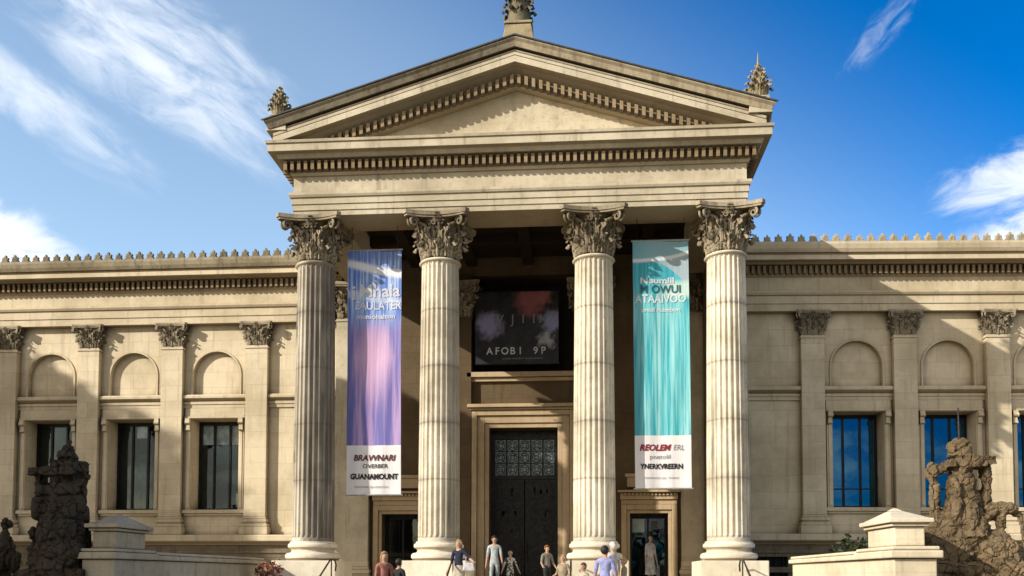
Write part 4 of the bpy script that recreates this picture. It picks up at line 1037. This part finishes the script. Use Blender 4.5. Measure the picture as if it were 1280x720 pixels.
# ------------------------------------------------------------------ people
SKIN=plain('skin',(.52,.32,.22),.6,0,.08)
def clothm(n,c): return plain(n,c,.85,0,.22,9,.4)
def person(label,x,y,z,h,face,top,bottom,hair,hairstyle='short',arms=(0.1,0.1),bend=(.15,.15),step=.12,skirt=False,sleeve=1,coat=None,hat=None):
    """face: rotation about z, 0 looks towards the viewer (-y)"""
    t=empty('person',(x,y,z),face); tag(t,label,'person')
    k=h/1.75; V={}
    verts=[];edges=[];rad=[];kind=[]
    def v(p,r,kd,par=None,rr=None):
        verts.append(Vector(p)*k); rad.append((r*k,(rr or r)*k)); kind.append(kd); i=len(verts)-1
        if par is not None: edges.append((par,i))
        return i
    pel=v((0,0,.95),.135,'b',None,.10); 
    waist=v((0,.0,1.10),.12,'t',pel,.09); ch=v((0,.01,1.30),.15,'t',waist,.11); cl=v((0,.015,1.42),.11,'t',ch,.085)
    nk=v((0,0,1.50),.052,'s',cl); j=v((0,-.015,1.56),.062,'s',nk); hd=v((0,-.02,1.63),.082,'s',j,.092); hd2=v((0,-.005,1.70),.058,'s',hd,.066)
    for s,q in ((-1,step),(1,-step)):
        hp=v((s*.09,0,.90),.09,'b',pel); kn=v((s*.10,-q*.6-.02,.50),.058,'b' if not skirt else 's',hp); cf=v((s*.10,-q*.5+.03,.34),.052,'b' if not skirt else 's',kn); an=v((s*.10,-q+.03,.09),.037,'b' if not skirt else 's',cf); hl=v((s*.10,-q+.04,.045),.042,'o',an); to=v((s*.11,-q-.14,.032),.036,'o',hl)
    for s,ar,be in ((-1,arms[0],bend[0]),(1,arms[1],bend[1])):
        sh=v((s*.175,.015,1.41),.062,'t',cl)
        d=Vector((s*math.sin(ar),-.10,-math.cos(ar))).normalized(); el=Vector((s*.19,.015,1.39))+d*.28
        e=v(el,.042,'t' if sleeve else 's',sh)
        d2=(d+Vector((s*be*.25,-be*1.3,be*.9))).normalized(); wr=el+d2*.25; w_=v(wr,.027,'s' if sleeve<2 else 't',e)
        palm=wr+d2*.075; pm=v(palm,.036,'s',w_,.018)
        sd=Vector((0,-1,0)) if abs(d2.y)<.7 else Vector((s,0,0)); sd=(sd-d2*sd.dot(d2)).normalized()
        for q,(o_,ln) in enumerate(((-.026,.062),(-.009,.076),(.009,.072),(.026,.055))):
            b0=palm+sd*o_+d2*.03; f1=v(b0,.010,'s',pm); f2=v(b0+d2*ln*.5,.009,'s',f1); v(b0+d2*ln*.95+Vector((-s*.012,0,0)),.008,'s',f2)
        th=v(palm-sd*.035-d2*.02,.011,'s',pm); v(palm-sd*.060+d2*.025,.009,'s',th)
    me=bpy.data.meshes.new('body'); me.from_pydata(verts,edges,[]); me.update()
    o=bpy.data.objects.new('body',me); COL.objects.link(o)
    o.modifiers.new('s','SKIN'); sk=o.modifiers['s']; sk.use_smooth_shade=True
    for i,sv in enumerate(me.skin_vertices[0].data): sv.radius=rad[i]; sv.use_root=(i==0)
    sb=o.modifiers.new('ss','SUBSURF'); sb.levels=2; sb.render_levels=2
    dg=bpy.context.evaluated_depsgraph_get(); m2=bpy.data.meshes.new_from_object(o.evaluated_get(dg)); bpy.data.objects.remove(o); m2.name='body'
    m2.materials.clear()
    for mm in (SKIN,top,bottom,PR['shoe'],PR['ink_black'],PR['lip']): m2.materials.append(mm)
    # pull a nose out of the face
    for vv in m2.vertices:
        p=vv.co/k
        if p.z>1.5 and p.y<-.05:
            dxn=abs(p.x)/.016; dzn=abs(p.z-1.625)/.028
            if dxn<1 and dzn<1: vv.co.y-=.022*k*(1-dxn)*(1-dzn)
    seg=[(verts[a],verts[b],kind[b]) for a,b in edges]
    for p in m2.polygons:
        c=p.center; best=None;bd=9
        for a,b,kd in seg:
            ab=b-a; q=max(0,min(1,(c-a).dot(ab)/max(ab.length_squared,1e-9))); dd=(c-a-ab*q).length
            if dd<bd: bd=dd;best=kd
        p.material_index={'s':0,'t':1,'b':2,'o':3}[best]; p.use_smooth=True
        n=c/k
        if n.z>1.55 and n.y<-.06:
            if abs(n.z-1.648)<.008 and .018<abs(n.x)<.042: p.material_index=4
            if abs(n.z-1.585)<.006 and abs(n.x)<.024: p.material_index=5
    b=bpy.data.objects.new('body',m2); COL.objects.link(b); b.parent=t
    for s in (-1,1):
        mb=MB(); mb.smooth=True; ell(mb,(s*.086*k,.0,1.64*k),(.012*k,.02*k,.03*k),n=8); mb.build('ear',SKIN,t)
    mb=MB(); mb.smooth=True
    if hairstyle!='none':
        rndh=random.Random(int(x*10)); vs=[];n=20;m=10
        for jj in range(m+1):
            for i in range(n):
                th_=PI*jj/m; a=2*PI*i/n; rr=1+.05*math.sin(a*7+jj)
                X,Y,Z=.094*rr*math.sin(th_)*math.cos(a),.108*rr*math.sin(th_)*math.sin(a),.112*math.cos(th_)
                lim=-.02 if Y<-.03 else (-.10 if hairstyle=='short' else -.26)
                if Z<-.02 and Y>=-.03 and hairstyle=='long': Z=-.02+(Z+.02)*2.6; X*=1.05+.25*min(1,-Z/.2); Y=max(Y,.0)
                if Y<-.03 and Z<.045: Y=-.03; 
                vs.append((X*k,(Y+.012)*k,(1.665+max(Z,lim))*k))
        mb.add(vs,[(jj*n+i,(jj+1)*n+i,(jj+1)*n+(i+1)%n,jj*n+(i+1)%n) for jj in range(m) for i in range(n)])
        mb.build('hair',hair,t)
    if hat:
        mb=MB(); mb.smooth=True; mb.lathe([(.002,.105),(.05,.10),(.085,.07),(.10,.01),(.103,0)],n=20); mb.smooth=False
        mb.add([(-.08,-.08,.012),(.08,-.08,.012),(.07,-.19,-.005),(.0,-.21,-.006),(-.07,-.19,-.005)],[(0,1,2,3,4)])
        hh=mb.build('cap',hat,t); hh.location=(0,-.005*k,1.69*k); hh.scale=(k,k,k)
    if skirt or coat:
        m_=coat or bottom; zt=(1.46 if coat else 1.02); zb=.62 if not coat else .50
        prof=([(.075,1.47),(.16,1.44),(.205,1.36),(.19,1.2),(.155,1.08),(.175,.95),(.21,.75),(.235,zb)] if coat else [(.125,zt),(.15,.95),(.19,.78),(.22,zb)])
        mb=MB(); mb.smooth=True
        mb.lathe([(r,z_) for r,z_ in prof][::-1],n=32,mod=lambda r,z_,a:r*(1+.05*math.sin(a*9)*(1.1-min(1.1,z_)))*(1 if abs(math.cos(a))>.3 else .96))
        g_=mb.build('coat' if coat else 'skirt',m_,t); g_.scale=(k,k*.72,k)
    return t
PR['shoe']=plain('shoe_leather',(.03,.025,.02),.5); PR['lip']=plain('lips',(.35,.12,.10),.6)
HB=plain('brown_hair',(.10,.055,.03),.7); HBL=plain('fair_hair',(.36,.24,.12),.7); HD=plain('dark_hair',(.015,.012,.01),.6); HW=plain('white_hair',(.55,.52,.48),.7); HA=plain('auburn_hair',(.22,.075,.03),.7)
navy=clothm('navy_cloth',(.012,.018,.05)); cream=clothm('cream_cloth',(.45,.40,.31)); silver=clothm('pale_cloth',(.45,.50,.53)); whitec=clothm('white_cloth',(.55,.55,.58)); lav=clothm('lavender_cloth',(.30,.33,.62)); darkc=clothm('dark_cloth',(.02,.02,.022)); redc=clothm('red_pattern_cloth',(.38,.16,.12)); greyc=clothm('grey_cloth',(.26,.24,.20)); beige=clothm('beige_cloth',(.33,.26,.18)); denim=clothm('denim_cloth',(.16,.20,.30))
m,T,p,out=newmat('black_white_pattern'); T.put(p.inputs['Base Color'],T.mix(T.mapr(T.noise(T.node('ShaderNodeTexCoord').outputs['Object'],17,3,.6),.46,.54),(.04,.04,.04,1),(.6,.6,.58,1))); patt=m
def px2x(px,y): return 1.7804+(px-724.6)/1125*(y+25.61)*1.0
def topz(py,y): return .5+(719.5-py)/1125*(y+25.61)
def P_(label,px,pytop,y,z,**k):
    h=topz(pytop,y)-z; return person(label,px2x(px,y),y,z,h,**k)
P_('fair haired woman in a red patterned top on the steps by the left door',478,690,-2.9,-.66,face=.5,top=redc,bottom=darkc,hair=HBL,hairstyle='long')
P_('person in black with dark hair on the steps beside the red patterned top',497,699,-2.9,-.66,face=2.6,top=darkc,bottom=darkc,hair=HD)
P_('woman in a navy top and cream skirt by the column left of the door',573,675,-1.75,-.165,face=-.35,top=navy,bottom=cream,hair=HBL,hairstyle='long',arms=(.15,.75),bend=(.2,.5),skirt=True)
P_('man in a pale suit and cap standing before the dark main door',618,670,1.9,0,face=.1,top=silver,bottom=silver,hair=HD,sleeve=1)
P_('small child in black and white patterned clothes before the main door',638,689,1.6,0,face=.2,top=patt,bottom=patt,hair=HW,arms=(.3,.3))
P_('auburn haired person in a grey jacket before the right half of the main door',684,682,-1.2,0,face=.4,top=greyc,bottom=darkc,hair=HA,arms=(.2,.2),bend=(.6,.3)).rotation_euler.z=.6
P_('person in a light beige coat at the edge of the main doorway',704,694,-2.2,-.33,face=-.6,top=beige,bottom=beige,hair=HBL,coat=beige,arms=(.25,.4),bend=(.5,.2))
P_('man in a lavender shirt with dark hair in front of the right inner column',756,683,-3.0,-.66,face=2.9,top=lav,bottom=denim,hair=HD,arms=(.15,.15),sleeve=1)
P_('person with a white cap and white shirt beside the lavender shirt',766,679,-2.4,-.33,face=-2.4,top=whitec,bottom=whitec,hair=HW,hat=whitec,arms=(.2,.35))
P_('person in a beige top walking right beside the white cap',779,698,-2.6,-.5,face=-1.4,top=beige,bottom=cream,hair=HBL,arms=(.2,.5),bend=(.3,.3),step=.25)
P_('tall person in a long white coat in the right side doorway',812,668,4.6,0,face=.3,top=whitec,bottom=greyc,hair=HD,coat=whitec).scale=(.72,.8,1)
P_('person in cream clothes on the steps left of the lavender shirt',729,704,-2.9,-.66,face=-.8,top=cream,bottom=beige,hair=HB,arms=(.5,.2),bend=(.4,.6))
bgm=empty('shoulder_bag',(px2x(586,-1.75),-1.8,.62)); tag(bgm,'white handbag held by the woman in the navy top','bag')
mb=MB(); mb.frustum(0,0,0,.22,.17,.06,.13,.04); mb.build('pouch',whitec,bgm,bevel=.03)
mb=MB(); mb.smooth=True; mb.tube([(-.1,0,.2),(-.07,0,.36),(0,0,.42),(.07,0,.36),(.1,0,.2)],.01,6); mb.build('strap',whitec,bgm)
